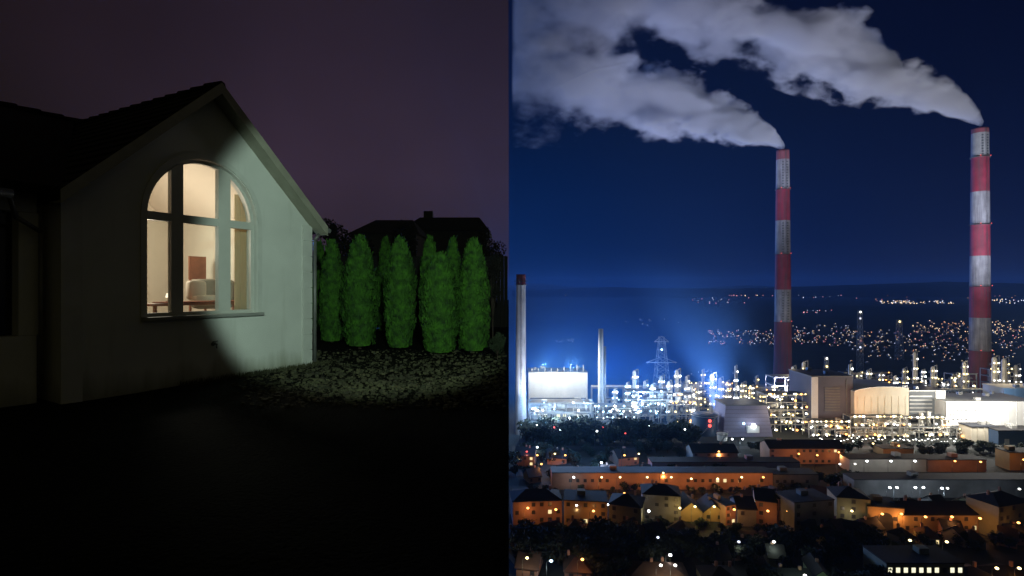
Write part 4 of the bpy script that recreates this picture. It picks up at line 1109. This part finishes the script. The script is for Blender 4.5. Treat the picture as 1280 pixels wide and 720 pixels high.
# ------------------------------------------------------------------ town: blocks, houses, halls
rng = random.Random(31)
def block(name, label, cat, px0, px1, top, base, wall, roof='roof_d', kind='flat', depth=12, lit=.2, storeys=None, rz=0.0, wm='e_warm', group=None, bays=None):
    d = dv(base); s = d / F; w_ = (px1 - px0) * s; htot = (base - top) * s
    # rows above the facade that belong to the roof, seen from above
    rise = {'flat': 0, 'gable': w_ * .0 + 3.2, 'front': w_ * .42, 'hip': 3.0}[kind]
    h = max(3.0, htot - depth * 100 / d * .9 - (rise * .3 if kind != 'front' else rise * .9))
    st_ = storeys or max(1, round(h / 3.0)); rg = random.Random(int(px0 * 7 + base))
    if rz == 0 and w_ < 22 and cat in ('house', 'building'): rz = rg.uniform(-.38, .38)
    root = thing(name, label, cat, V((px0 + px1) / 2, base), group, rz)
    b = MB()
    if kind == 'front':
        hw_ = w_ / 2
        b.box((0, depth / 2, h / 2), (w_, depth, h))
        b.quad([(-hw_, 0, h), (hw_, 0, h), (0, 0, h + rise)]); b.quad([(hw_, depth, h), (-hw_, depth, h), (0, depth, h + rise)])
    else:
        b.box((0, depth / 2, h / 2), (w_, depth, h))
    if kind == 'gable':
        for sx_ in (-1, 1): b.quad([(sx_ * w_ / 2, 0, h), (sx_ * w_ / 2, depth, h), (sx_ * w_ / 2, depth / 2, h + rise)])
    b.build('wall', M[wall], root)
    b = MB(); e = .5
    if kind == 'flat':
        b.box((0, depth / 2, h + .2), (w_ + .3, depth + .3, .4)); 
    elif kind == 'gable':
        for (ya, yb) in ((-e, depth / 2), (depth + e, depth / 2)):
            za = h - .1; p = [(-w_ / 2 - e, ya, za), (w_ / 2 + e, ya, za), (w_ / 2 + e, yb, h + rise + .05), (-w_ / 2 - e, yb, h + rise + .05)]
            b.hexa(p + [(x, y, z + .3) for x, y, z in p])
    elif kind == 'front':
        for sx_ in (-1, 1):
            p = [(sx_ * (w_ / 2 + e), -e, h - .25), (0, -e, h + rise + .05), (0, depth + e, h + rise + .05), (sx_ * (w_ / 2 + e), depth + e, h - .25)]
            if sx_ > 0: p = [p[1], p[0], p[3], p[2]]
            b.hexa(p + [(x, y, z + .3) for x, y, z in p])
    else:
        a_, c_ = w_ / 2 + e, depth / 2 + e; q = max(.3, a_ - c_)
        v = [(-a_, depth / 2 - c_, h), (a_, depth / 2 - c_, h), (a_, depth / 2 + c_, h), (-a_, depth / 2 + c_, h), (-q, depth / 2, h + rise), (q, depth / 2, h + rise)]
        for f in ((0, 1, 5, 4), (2, 3, 4, 5), (1, 2, 5), (3, 0, 4), (3, 2, 1, 0)): b.quad([v[i] for i in f])
    rf = b.build('roof', M[roof], root)
    if kind == 'flat':
        b = MB(); b.box((rg.uniform(-.25, .25) * w_, depth * .6, h + 1.3), (min(3.5, w_ * .3), 3, 2)); b.build('stair_head', M[wall], rf)
    else:
        for q in range(1 + (w_ > 10)):
            b = MB(); b.box((rg.uniform(-.35, .35) * w_, depth * rg.uniform(.45, .6), h + rise * .9 + .6), (.9, .7, 1.8)); b.build('chimney', M['w_rose'], rf)
    nb = bays or max(2, int(w_ / 3.4))
    for f in range(st_):
        for k in range(nb):
            x = -w_ / 2 + w_ * (k + .5) / nb; z = h * (f + .55) / st_
            ww = min(1.5, w_ / nb * .5); hh = min(1.6, h / st_ * .5)
            if cat in ('hall', 'warehouse') or (lit < .5 and rg.random() < .35): continue
            on = rg.random() < lit
            b = MB(); b.box((x, -.03, z), (ww, .08, hh)); b.box((x, -.08, z - hh / 2 - .06), (ww + .25, .2, .1), 1)
            b.build('window', [M[wm] if on else M['win_dark'], M[wall]], root)
    return root, w_, h, s, depth
def glow(px, base, z, p, c, dy=-5, size=.4): q = V(px, base); lamp('POINT', 'street_light_glow', (q.x, q.y + dy, VALLEY + z), p, c, size)
# street lamp prototype
LAMPG = 'street lamps of the town'
def slamp(kind):
    r = thing('street_lamp', '', 'street lamp', (0, 0, 0), LAMPG)
    b = MB(); b.cyl((0, 0, 0), (0, 0, 8), .12, .07, 8); b.build('post', M['steel_d'], r)
    b = MB(); b.cyl((0, 0, 7.9), (1.5, 0, 8.4), .06, n=6); b.build('arm', M['steel_d'], r)
    b = MB(); b.ball((1.6, 0, 8.3), .55, n=6, sz=.7); b.build('lamp_head', M[kind], r)
    return proto_done(r)
SL = {}
def street_lamp(px, base, kind, label, power=0, c=None):
    p = V(px, base)
    if kind not in SL:
        SL[kind] = slamp(kind); r = SL[kind]; r.location = p; r['label'] = label
    else: r = dup(SL[kind], p, 0, label)
    if power:
        lamp('POINT', 'street_light', (p.x + 1.6, p.y - .3, VALLEY + 6.4), power * (.34 if base > 700 else .125), c, .4)

BL = [
 # far strip just below the works
 ('house', 'orange lit house at the far left just below the white chimney', 'house', 644, 668, 560, 583, 'w_rose', 'roof_d', 'gable', .3),
 ('house', 'small orange lit house beside a bright lamp, second from the left below the works', 'house', 684, 708, 563, 581, 'w_rose', 'roof_d', 'gable', .3),
 ('house', 'reddish lit pair of houses above the long orange wall', 'house', 772, 800, 562, 582, 'w_rose', 'roof_d', 'gable', .3),
 ('villa', 'dim grey house with an orange lamp left of the bright white light', 'house', 866, 922, 556, 583, 'w_grey', 'roof_d', 'gable', .1),
 ('shed', 'orange lit shed with a dark sloping roof below the framework', 'shed', 962, 1056, 551, 580, 'w_rose', 'roof_d', 'gable', .05),
 ('hall', 'small orange lit hall left of the right hand road lights', 'hall', 1104, 1142, 556, 570, 'w_ochre', 'roof_d', 'flat', .0),
 ('hall', 'long pale grey hall in two sections under the works', 'hall', 1062, 1158, 568, 590, 'w_white', 'roof_d', 'flat', .0),
 ('hall', 'long hall with a rosy end right of the pale grey one', 'hall', 1160, 1233, 569, 590, 'w_rose', 'roof_d', 'flat', .0),
 ('hall', 'dark hall with an orange lit corner at the right edge', 'hall', 1262, 1300, 560, 588, 'w_ochre', 'roof_d', 'flat', .0),
 ('warehouse', 'long low lavender warehouse under the tree belt', 'warehouse', 815, 1000, 572, 592, 'lilac', 'roof_d', 'flat', .0),
 ('long_building', 'long low building with orange glowing front and dark roof', 'building', 690, 966, 584, 612, 'w_rose', 'roof_g', 'flat', .12),
 ('annex', 'grey annex at the right end of the long orange glowing building', 'building', 967, 1023, 586, 612, 'w_grey', 'roof_g', 'flat', .05),
 ('long_hall', 'very long bluish grey hall with white lamps along its front', 'hall', 1068, 1300, 592, 622, 'w_grey', 'roof_g', 'flat', .0),
 # apartment rows
 ('apartment_block', 'orange brown apartment block at the left edge of the town', 'building', 641, 703, 610, 655, 'w_rose', 'roof_d', 'hip', .12),
 ('apartment_block', 'brown apartment block second from the left', 'building', 705, 759, 613, 657, 'w_ochre', 'roof_d', 'flat', .10),
 ('apartment_block', 'olive apartment block third from the left with one white lamp', 'building', 761, 801, 615, 664, 'w_olive', 'roof_d', 'hip', .08),
 ('big_house', 'house with a large black roof left of the yellow gables', 'house', 804, 850, 603, 652, 'w_grey', 'roof_d', 'hip', .05),
 ('gabled_house', 'yellow lit gabled house, the left of two yellow gables', 'house', 850, 878, 616, 652, 'w_ochre', 'roof_d', 'front', .2),
 ('gabled_house', 'yellow lit gabled house, the right of two yellow gables', 'house', 879, 906, 618, 652, 'w_ochre', 'roof_d', 'front', .2),
 ('townhouse', 'narrow orange lit townhouse right of the yellow gables', 'house', 906, 921, 618, 656, 'w_rose', 'roof_d', 'flat', .2),
 ('house', 'dark brown house with two white lamps at its front', 'house', 923, 945, 620, 658, 'w_grey', 'roof_d', 'gable', .2),
 ('apartment_block', 'rust coloured block left of the bright orange stair tower', 'building', 946, 970, 610, 658, 'w_rose', 'roof_d', 'gable', .10),
 ('tower_house', 'bright orange narrow block beside the large dark grey one', 'building', 971, 988, 609, 658, 'w_rose', 'roof_d', 'flat', .3),
 ('apartment_block', 'large dark grey block in the middle of the town', 'building', 990, 1046, 612, 668, 'w_grey', 'roof_g', 'flat', .03),
 ('apartment_block', 'dim grey olive block left of the orange arched building', 'building', 1048, 1086, 606, 660, 'w_olive', 'roof_d', 'hip', .03),
 ('arched_building', 'orange floodlit building with a tall dark arched opening', 'building', 1087, 1128, 620, 664, 'w_ochre', 'roof_d', 'flat', .0),
 ('long_house', 'long house with a big dark roof and thin orange lit front', 'building', 1129, 1234, 626, 666, 'w_ochre', 'roof_d', 'gable', .05),
 ('apartment_block', 'dark brown block at the right edge of the town', 'building', 1240, 1295, 612, 672, 'w_olive', 'roof_d', 'hip', .05),
 # nearest row
 ('house', 'rosy lit house at the bottom left with a lamp before it', 'house', 645, 672, 690, 722, 'w_rose', 'roof_r', 'gable', .2),
 ('house', 'rosy house with a small dormer at the bottom left beside the white lamp', 'house', 706, 738, 694, 726, 'w_rose', 'roof_r', 'hip', .2),
 ('house', 'brown fronted house with bright lamps at the bottom, left of centre', 'house', 786, 862, 700, 736, 'w_ochre', 'roof_r', 'hip', .3),
 ('house', 'dim brown house low between the bottom lamps and the pale green house', 'house', 884, 930, 706, 742, 'w_olive', 'roof_d', 'hip', .05),
 ('green_house', 'pale green house with a front gable at the bottom', 'house', 978, 1020, 708, 748, 'w_green', 'roof_g', 'gable', .1),
 ('gabled_house', 'narrow pale green gable standing behind the pale green house', 'house', 1019, 1037, 692, 738, 'w_green', 'roof_d', 'front', .0),
 ('school', 'long building at the bottom right with a row of brightly lit tall windows', 'school', 1108, 1205, 682, 740, 'w_olive', 'roof_d', 'flat', .92),
 ('house', 'black roofed house right of the building with lit windows', 'house', 1208, 1262, 704, 745, 'w_grey', 'roof_d', 'hip', .2),
 ('house', 'amber fronted house in the bottom right corner', 'house', 1264, 1300, 704, 740, 'w_ochre', 'roof_d', 'hip', .5),
]
BO = {}
for q in BL:
    kw = {}
    if q[0] == 'school': kw = dict(wm='e_pale', storeys=2, bays=10)
    if q[0] in ('arched_building',): kw = dict(bays=2, storeys=1)
    if q[0] in ('warehouse', 'long_hall', 'hall', 'long_building', 'annex'): kw = dict(depth=9, storeys=1, bays=max(3, int((q[4] - q[3]) / 9)))
    BO[q[1]] = block(q[0], q[1], q[2], q[3], q[4], q[5], q[6], q[7], q[8], q[9], lit=q[10], **kw)
root, w_, h, s, dp = BO['orange floodlit building with a tall dark arched opening']
b = MB(); pts = [(-2.6, -.12, .02)] + [(2.6 * -math.cos(math.pi * i / 10), -.12, 5 + 2.6 * math.sin(math.pi * i / 10)) for i in range(11)] + [(2.6, -.12, .02)]
b.quad(pts); b.quad([(x, y + .05, z) for x, y, z in pts][::-1]); b.build('archway', M['win_dark'], root)

rg = random.Random(72); k_ = 0
for (p0, p1, b0, b1, ct, hp, lb) in ((644, 860, 672, 684, 9, 17, 'small dark pitched roof house among trees below the apartment blocks'), (640, 1000, 700, 712, 8, 20, 'small dark pitched roof house in the black tree clumps at the bottom'), (1000, 1110, 672, 690, 5, 16, 'small dim pitched roof house below the grey blocks'),
                              (1130, 1290, 672, 690, 7, 14, 'small dark pitched roof house above the building with the lit windows'), (650, 860, 598, 604, 7, 11, 'tiny dark roofed house in the tree belt above the long orange building'), (930, 1080, 626, 640, 6, 18, 'dark roofed house tucked behind the middle blocks'), (1090, 1280, 640, 650, 7, 14, 'low dark roofed house behind the long thin orange front')):
    for q_ in range(ct):
        px = p0 + (p1 - p0) * (q_ + rg.random()) / ct; wd = rg.uniform(16, 26) * hp / 17
        block('small_house', lb, 'house', px - wd / 2, px + wd / 2, (b0 + b1) / 2 - hp, rg.uniform(b0, b1), rg.choice(('w_rose', 'w_ochre', 'w_olive', 'w_grey')), rg.choice(('roof_d', 'roof_r')), rg.choice(('gable', 'hip', 'gable')), 8, .12, rz=rg.uniform(-.7, .7), group=lb.replace('house', 'houses', 1), bays=3)
# street lamps: px, base, kind, power, colour, where
SLs = [(673, 600, 'e_or', 9000, SOD, 'sodium lamp in the dark tree belt left of the dazzling blue white lamp'), (825, 612, 'e_yel', 8000, SOD, 'warm lamp just above the middle of the long orange building'), (640 + 345, 640, 'e_or', 8000, SOD, 'sodium lamp behind the bright orange narrow block'), (845, 660, 'e_yel', 7000, (1, .65, .2), 'warm lamp between the black roofed house and the yellow gables'), (1060, 664, 'e_yel', 3000, WARM, 'weak lamp before the grey olive block'),
 (655, 583, 'e_red', 3500, (1, .3, .2), 'reddish lamp at the top left of the town'), (668, 577, 'e_hot', 3000, COOL, 'pale lamp right of the reddish one at the top left'),
 (690, 586, 'e_yel', 9000, SOD, 'bright yellow lamp before the second orange lit house'), (703, 588, 'e_or', 5000, SOD, 'sodium lamp right of the bright yellow lamp'),
 (668, 588, 'e_or', 4000, SOD, 'sodium lamp before the far left orange house'), (748, 598, 'e_hot', 50000, BLUE, 'dazzling blue white lamp above the long orange building'),
 (777, 588, 'e_or', 5000, SOD, 'sodium lamp left of the reddish pair of houses'), (795, 586, 'e_yel', 5000, SOD, 'yellow lamp right of the reddish pair of houses'),
 (713, 618, 'e_hot', 4500, COOL, 'white lamp at the left end of the long orange building'), (748, 618, 'e_yel', 8000, SOD, 'warm lamp under the dazzling blue white one'), (771, 618, 'e_yel', 5000, SOD, 'small warm lamp along the long orange building'),
 (805, 618, 'e_yel', 7000, SOD, 'lamp at one third of the long orange building'), (835, 618, 'e_yel', 7000, SOD, 'lamp right of the middle of the long orange building'), (860, 620, 'e_yel', 9000, SOD, 'brightest lamp of the long orange building'),
 (893, 620, 'e_yel', 9000, SOD, 'lamp above the yellow gables'), (923, 618, 'e_yel', 8000, SOD, 'lamp near the right end of the long orange building'), (950, 618, 'e_or', 6000, SOD, 'sodium lamp at the right end of the long orange building'),
 (895, 583, 'e_or', 24000, (1, .30, .08), 'glaring orange lamp before the dim grey house'), (882, 580, 'e_yel', 2500, SOD, 'small lamp left of the glaring orange lamp'),
 (912, 566, 'e_hot', 14000, COOL, 'glaring white lamp below the lilac building'), (925, 566, 'e_hot', 6000, COOL, 'second white lamp below the lilac building'),
 (664, 636, 'e_red', 1500, (1, .4, .3), 'red lamp in front of the far left block'), (690, 662, 'e_or', 4000, SOD, 'sodium lamp at the foot of the far left block'), (655, 660, 'e_or', 4500, SOD, 'sodium lamp at the left edge before the first block'),
 (716, 656, 'e_hot', 2500, WARM, 'white lamp before the second block'), (737, 664, 'e_or', 4000, SOD, 'sodium lamp right of the second block'), (776, 640, 'e_or', 4500, SOD, 'orange lamp between the second and the third block'),
 (806, 664, 'e_hot', 2500, WARM, 'white lamp at the right foot of the third block'), (755, 655, 'e_hot', 1500, WARM, 'small white lamp between the blocks'),
 (864, 658, 'e_yel', 5500, (1, .72, .18), 'lamp before the left yellow gable'), (888, 658, 'e_yel', 6000, (1, .72, .18), 'lamp before the right yellow gable'), (913, 662, 'e_or', 6000, SOD, 'sodium lamp before the narrow townhouse'),
 (924, 650, 'e_hot', 1500, WHT, 'left white lamp of the dark brown house'), (937, 650, 'e_hot', 1500, WHT, 'right white lamp of the dark brown house'),
 (955, 664, 'e_or', 2500, SOD, 'sodium lamp before the rust coloured block'), (980, 664, 'e_or', 7000, SOD, 'sodium lamp before the bright orange narrow block'),
 (995, 586, 'e_or', 7000, SOD, 'sodium lamp before the orange lit shed'), (1018, 588, 'e_or', 9000, SOD, 'strong sodium lamp before the orange lit shed'), (1045, 584, 'e_or', 6000, SOD, 'sodium lamp at the right end of the orange lit shed'),
 (1088, 572, 'e_yel', 1500, SOD, 'small yellow lamp left of the small orange hall'), (1120, 575, 'e_or', 6000, SOD, 'sodium lamp before the small orange hall'),
 (1080, 596, 'e_hot', 2500, WHT, 'dim lamp before the left part of the long pale hall'), (1110, 596, 'e_hot', 4500, WHT, 'lamp before the long pale grey hall'), (1140, 596, 'e_hot', 4000, WHT, 'lamp at the right part of the long pale hall'),
 (1190, 596, 'e_or', 5000, SOD, 'sodium lamp before the rosy ended hall'), (1222, 597, 'e_or', 4000, SOD, 'sodium lamp at the right end of the rosy ended hall'), (1276, 594, 'e_or', 5000, SOD, 'sodium lamp before the dark hall at the right edge'),
 (1108, 632, 'e_hot', 3800, COOL, 'white lamp at the left end of the very long hall'), (1117, 632, 'e_hot', 3800, COOL, 'dazzling white lamp near the left end of the very long hall'), (1140, 632, 'e_hot', 2800, COOL, 'small white lamp along the very long hall'), (1150, 632, 'e_hot', 2000, COOL, 'second small white lamp along the very long hall'),
 (1173, 633, 'e_hot', 5000, COOL, 'brightest white lamp before the very long hall'), (1180, 633, 'e_white', 1500, COOL, 'lamp beside the brightest one of the very long hall'), (1228, 640, 'e_white', 1500, COOL, 'white lamp at the right part of the very long hall'), (1245, 634, 'e_white', 3200, COOL, 'lamp near the right end of the very long hall'), (1270, 634, 'e_white', 2200, COOL, 'white lamp at the right picture edge'),
 (1098, 668, 'e_or', 8000, SOD, 'sodium lamp left of the dark archway'), (1122, 668, 'e_or', 8000, SOD, 'sodium lamp right of the dark archway'), (1152, 672, 'e_or', 3000, SOD, 'sodium lamp before the left of the thin orange front'), (1185, 672, 'e_or', 3000, SOD, 'sodium lamp before the middle of the thin orange front'), (1220, 674, 'e_or', 6000, SOD, 'sodium lamp at the right end of the thin orange front'),
 (1268, 680, 'e_or', 1200, SOD, 'dim lamp before the dark brown block'), (1065, 600, 'e_white', 1500, WHT, 'white lamp left of the very long hall'), (1046, 600, 'e_white', 800, WHT, 'white lamp left of the pale halls'),
 (653, 728, 'e_yel', 2200, WARM, 'warm lamp at the bottom left corner'), (683, 732, 'e_blue', 2600, COOL, 'big bluish white lamp at the bottom left'), (722, 730, 'e_or', 2000, SOD, 'sodium lamp before the small rosy house'),
 (820, 738, 'e_white', 1600, WARM, 'white lamp at the bottom, left of the pair'), (838, 738, 'e_white', 1600, WARM, 'white lamp at the bottom, right of the pair'), (832, 724, 'e_hot', 600, WHT, 'small lamp above the bottom pair'),
 (817, 700, 'e_far_w', 0, None, 'dim post lamp in the dark trees at the bottom'), (962, 706, 'e_white', 1200, (.8, 1, .8), 'lamp shining in the dark between the trees'), (918, 706, 'e_far_w', 500, WHT, 'dim lamp left of the one between the trees'),
 (1000, 752, 'e_white', 2500, (.75, 1, .7), 'lamp lighting the pale green house'), (1132, 704, 'e_yel', 400, WARM, 'small lamp above the lit windows'), (1178, 706, 'e_yel', 400, WARM, 'right small lamp above the lit windows'),
 (1268, 742, 'e_yel', 1500, SOD, 'yellow lamp in the bottom right corner'), (1240, 742, 'e_yel', 500, SOD, 'small yellow lamp at the bottom right')]
for a in SLs: street_lamp(a[0], a[1], a[2], a[5], a[3], a[4])
# rows of small lamps in front of the works
rg = random.Random(12)
GL = 'bright ground lamps along the works road'
for k in range(46):
    px = 1018 + k * 3.9 + rg.uniform(-1.2, 1.2); base = 557 + rg.uniform(-3, 2)
    r = dup(SL['e_white'] if k % 4 else SL['e_hot'], V(px, base), 0, 'small bright lamp in the dense row along the works road', (.9, .9, .42)); r['group'] = GL
for k in range(7): q = V(1030 + k * 28, 562); lamp('POINT', 'road_lamp_glow', (q.x, q.y, VALLEY + 6), 2200, WHT, .5)
for k in range(26):
    px = 648 + k * 8.6 + rg.uniform(-3, 3); base = 552 + rg.uniform(-6, 8)
    r = dup(SL[rg.choice(('e_hot', 'e_blue', 'e_hot', 'e_red'))], V(px, base), 0, 'small cold lamp shining among the trees below the works', (.9, .9, rg.uniform(.6, 1.4))); r['group'] = 'cold lamps among the trees below the works'
for px, z, p in ((665, 20, 15000), (700, 20, 12000), (745, 22, 9000), (790, 22, 9000), (835, 20, 9000)): q = V(px, 552); lamp('POINT', 'lamp_glow', (q.x, q.y, VALLEY + z), p * .3, BLUE, .5)

# ------------------------------------------------------------------ town trees
TP = []
TG = 'dark trees of the town'
TL = 'dark broad leafy tree in the unlit clumps between the town buildings'
for i in range(4):
    r = thing('tree', TL, 'tree', (0, 0, 0), TG)
    c_, t_ = leafy(90 + i, 11, 5.6, 900, .70, .10, .85, 12); c_.build('crown', M['leafdark'], r); t_.build('trunk', M['bark'], r); TP.append(proto_done(r))
used = [False] * 4
def ttree(px, base, hpx, seed):
    rg_ = random.Random(seed); i = rg_.randrange(4); p = V(px, base); s = (hpx * dv(base) / F) / 11.0
    r = TP[i]
    if not used[i]: used[i] = True; r.location = p; r.scale = (s * 1.05, s * 1.05, s)
    else: r = dup(r, p, rg_.uniform(0, 6.28), None, (s * rg_.uniform(.9, 1.3), s * rg_.uniform(.9, 1.3), s))
    return r
rg = random.Random(44); n = 0
BELTS = [ # px0, px1, base0, base1, height px, count, label
 (655, 866, 547, 560, 24, 60, 'dark tree in the belt below the white turbine hall and mast'), (640, 960, 590, 598, 12, 34, 'small dark tree in the belt above the long orange building'),
 (640, 850, 562, 584, 15, 36, 'dark tree on the bluish slope under the lit frameworks'), (925, 1290, 562, 567, 11, 42, 'dark tree just under the lamp row of the works road'), (810, 1010, 592, 597, 8, 22, 'low dark tree against the lavender warehouse'),
 (1140, 1280, 564, 572, 12, 16, 'dark tree right of the small orange hall'),
 (655, 1030, 614, 620, 9, 50, 'small dark tree before the front of the long orange building'), (640, 1000, 660, 668, 11, 34, 'dark tree standing before the row of apartment blocks and yellow gables'), (1020, 1075, 596, 612, 14, 9, 'dark tree between the two long halls'), (1075, 1245, 640, 650, 10, 16, 'low dark tree under the very long hall'),
 (800, 860, 658, 664, 12, 8, 'dark tree below the black roofed house'),
 (655, 770, 690, 712, 34, 32, 'tall dark tree of the big black clump at the bottom left'), (765, 900, 678, 716, 26, 26, 'dark tree in the wide black clump left of the green house'), (900, 1000, 680, 706, 22, 22, 'dark tree in the black clump above the green house'),
 (1000, 1110, 684, 716, 22, 24, 'dark tree between the green house and the lit windows'), (1110, 1280, 676, 690, 14, 18, 'dark tree above the building with the lit windows'), (640, 700, 666, 676, 11, 8, 'small dark tree below the first orange block'),
 (1040, 1110, 722, 745, 26, 9, 'nearest dark tree at the bottom beside the lit windows'), (740, 790, 716, 740, 20, 7, 'nearest dark tree at the bottom left of centre'), (935, 985, 716, 745, 24, 7, 'nearest dark tree left of the green house'), (1040, 1090, 668, 674, 10, 6, 'small dark tree before the grey olive block')]
for (x0, x1, b0, b1, hp, ct, lb) in BELTS:
    ct = max(4, int(ct * .62)); hp *= 1.12
    for k in range(ct):
        r = ttree(x0 + (x1 - x0) * (k + rg.random()) / ct, rg.uniform(b0, b1), hp * rg.uniform(.75, 1.2), n); n += 1
        r['label'] = lb; r['group'] = lb.replace('tree', 'trees', 1)
# ------------------------------------------------------------------ roads
b = MB()
def strip(pts, wd, z=.02):
    for (x0, y0), (x1, y1) in zip(pts[:-1], pts[1:]):
        dx, dy = x1 - x0, y1 - y0; l = math.hypot(dx, dy); nx_, ny_ = -dy / l * wd / 2, dx / l * wd / 2
        b.quad([(x0 - nx_, y0 - ny_, VALLEY + z), (x1 - nx_, y1 - ny_, VALLEY + z), (x1 + nx_, y1 + ny_, VALLEY + z), (x0 + nx_, y0 + ny_, VALLEY + z)])
for rw in (560, 614, 668): q0, q1 = V(640, rw), V(1300, rw - 1); strip([(q0.x, q0.y), (q1.x, q1.y)], 7)
tag(b.build('road', M['asphalt']), kind='structure')

# ------------------------------------------------------------------ far town
rg = random.Random(99); b = MB()
def cluster(n, p0, p1, r0, r1, mix, sz=.36, box=True, jit=None):
    for k in range(n):
        px = rg.uniform(p0, p1); row = r0 + (r1 - r0) * rg.random(); d = dv(row + 2.5); s = d / F; x = (px - 640) * s; z = VALLEY + 2.5 * s * .9
        if d > 7000: z += 0
        r = s * sz * rg.uniform(.55, 1.25)
        m = rg.choice(mix)
        c = MB(); b.ball((x, d, z), r, m, n=4)
        if box and k % 2 == 0: b.box((x + 2 * s, d + 3 * s, VALLEY + s * .8), (2.4 * s * rg.uniform(.6, 1.6), 3 * s, 1.6 * s), 4)
YL, RD, WH, OG = 0, 1, 2, 3
cluster(300, 1020, 1285, 412, 434, (YL, YL, WH, OG, RD)); cluster(200, 885, 1020, 412, 430, (YL, WH, RD, OG, WH)); cluster(140, 1140, 1285, 400, 415, (YL, OG, YL)); cluster(90, 1060, 1285, 434, 452, (YL, OG, WH))
cluster(26, 990, 1070, 404, 416, (YL, WH)); cluster(34, 905, 975, 367, 369.5, (RD, RD, YL), .5, False); cluster(80, 1100, 1195, 375.5, 379, (YL, YL, WH), .5, False); cluster(16, 975, 1060, 367, 372, (RD, WH), .45, False)
cluster(26, 1235, 1285, 373, 379, (YL, WH), .5, False); cluster(34, 660, 835, 361.8, 369, (WH, WH, RD, YL), .45, False); cluster(10, 690, 720, 422, 428, (WH,), .3); cluster(8, 780, 850, 395, 410, (WH,), .35)
cluster(18, 860, 940, 372, 380, (RD, WH), .4, False); cluster(12, 1000, 1040, 387, 391, (WH, RD), .4, False); cluster(30, 1060, 1285, 364, 376, (OG, RD), .35, False); cluster(16, 840, 900, 462, 470, (WH,), .3)
tag(b.build('distant_town', [M['e_far_y'], M['e_far_r'], M['e_far_w'], M['e_far_or'], M['w_grey']]), 'far off town glittering with countless tiny lights on the plain', 'town', kind='stuff')
def ridge(d, pts, dep, seed):
    b = MB(); rg_ = random.Random(seed); xs_ = []
    for (pa_, ra), (pb_, rb) in zip(pts[:-1], pts[1:]):
        for q in range(8): f_ = q / 8; xs_.append((pa_ + (pb_ - pa_) * f_, ra + (rb - ra) * f_ + rg_.uniform(-.25, .25)))
    prof = ((0, 0), (.25, .55), (.5, 1), (.75, .6), (1, 0)); n = len(prof)
    for px, rw in xs_:
        dm_ = d + dep / 2; top = max(0, row_z(rw, dm_) - VALLEY); x = (px - 640) / F * dm_
        for f_, h_ in prof: b.v.append((x, d + dep * f_, VALLEY - .5 + top * h_))
    for i in range(len(xs_) - 1):
        for k in range(n - 1):
            a = i * n + k; b.f.append((a, a + n, a + n + 1, a + 1)); b.m.append(0); b.s.append(True)
    return tag(b.build('hills', M['terrain']), kind='structure')
ridge(1250, [(560, 415), (640, 397), (720, 399), (800, 405), (860, 411), (905, 418)], 500, 1)
ridge(2300, [(860, 396), (960, 386), (1060, 382), (1160, 384), (1290, 381), (1400, 388)], 900, 2)
ridge(6000, [(640, 363), (760, 359), (900, 361), (1040, 357), (1180, 352), (1300, 355), (1450, 360)], 1500, 3)

# haze over the whole valley
def haze(dens):
    m, t, out = nt('haze_air')
    v = t.nodes.new('ShaderNodeVolumePrincipled'); v.inputs['Color'].default_value = (.38, .64, 1, 1)
    v.inputs['Density'].default_value = dens; v.inputs['Anisotropy'].default_value = .2
    t.links.new(v.outputs[0], out.inputs['Volume'])
    b = MB(); b.box((7100, 7500, 60), (14390, 16000, 440)); tag(b.build('haze', m), 'thin bluish night haze over the valley', 'haze', kind='stuff')
haze(HAZE) if (HAZE := 6e-5) else None
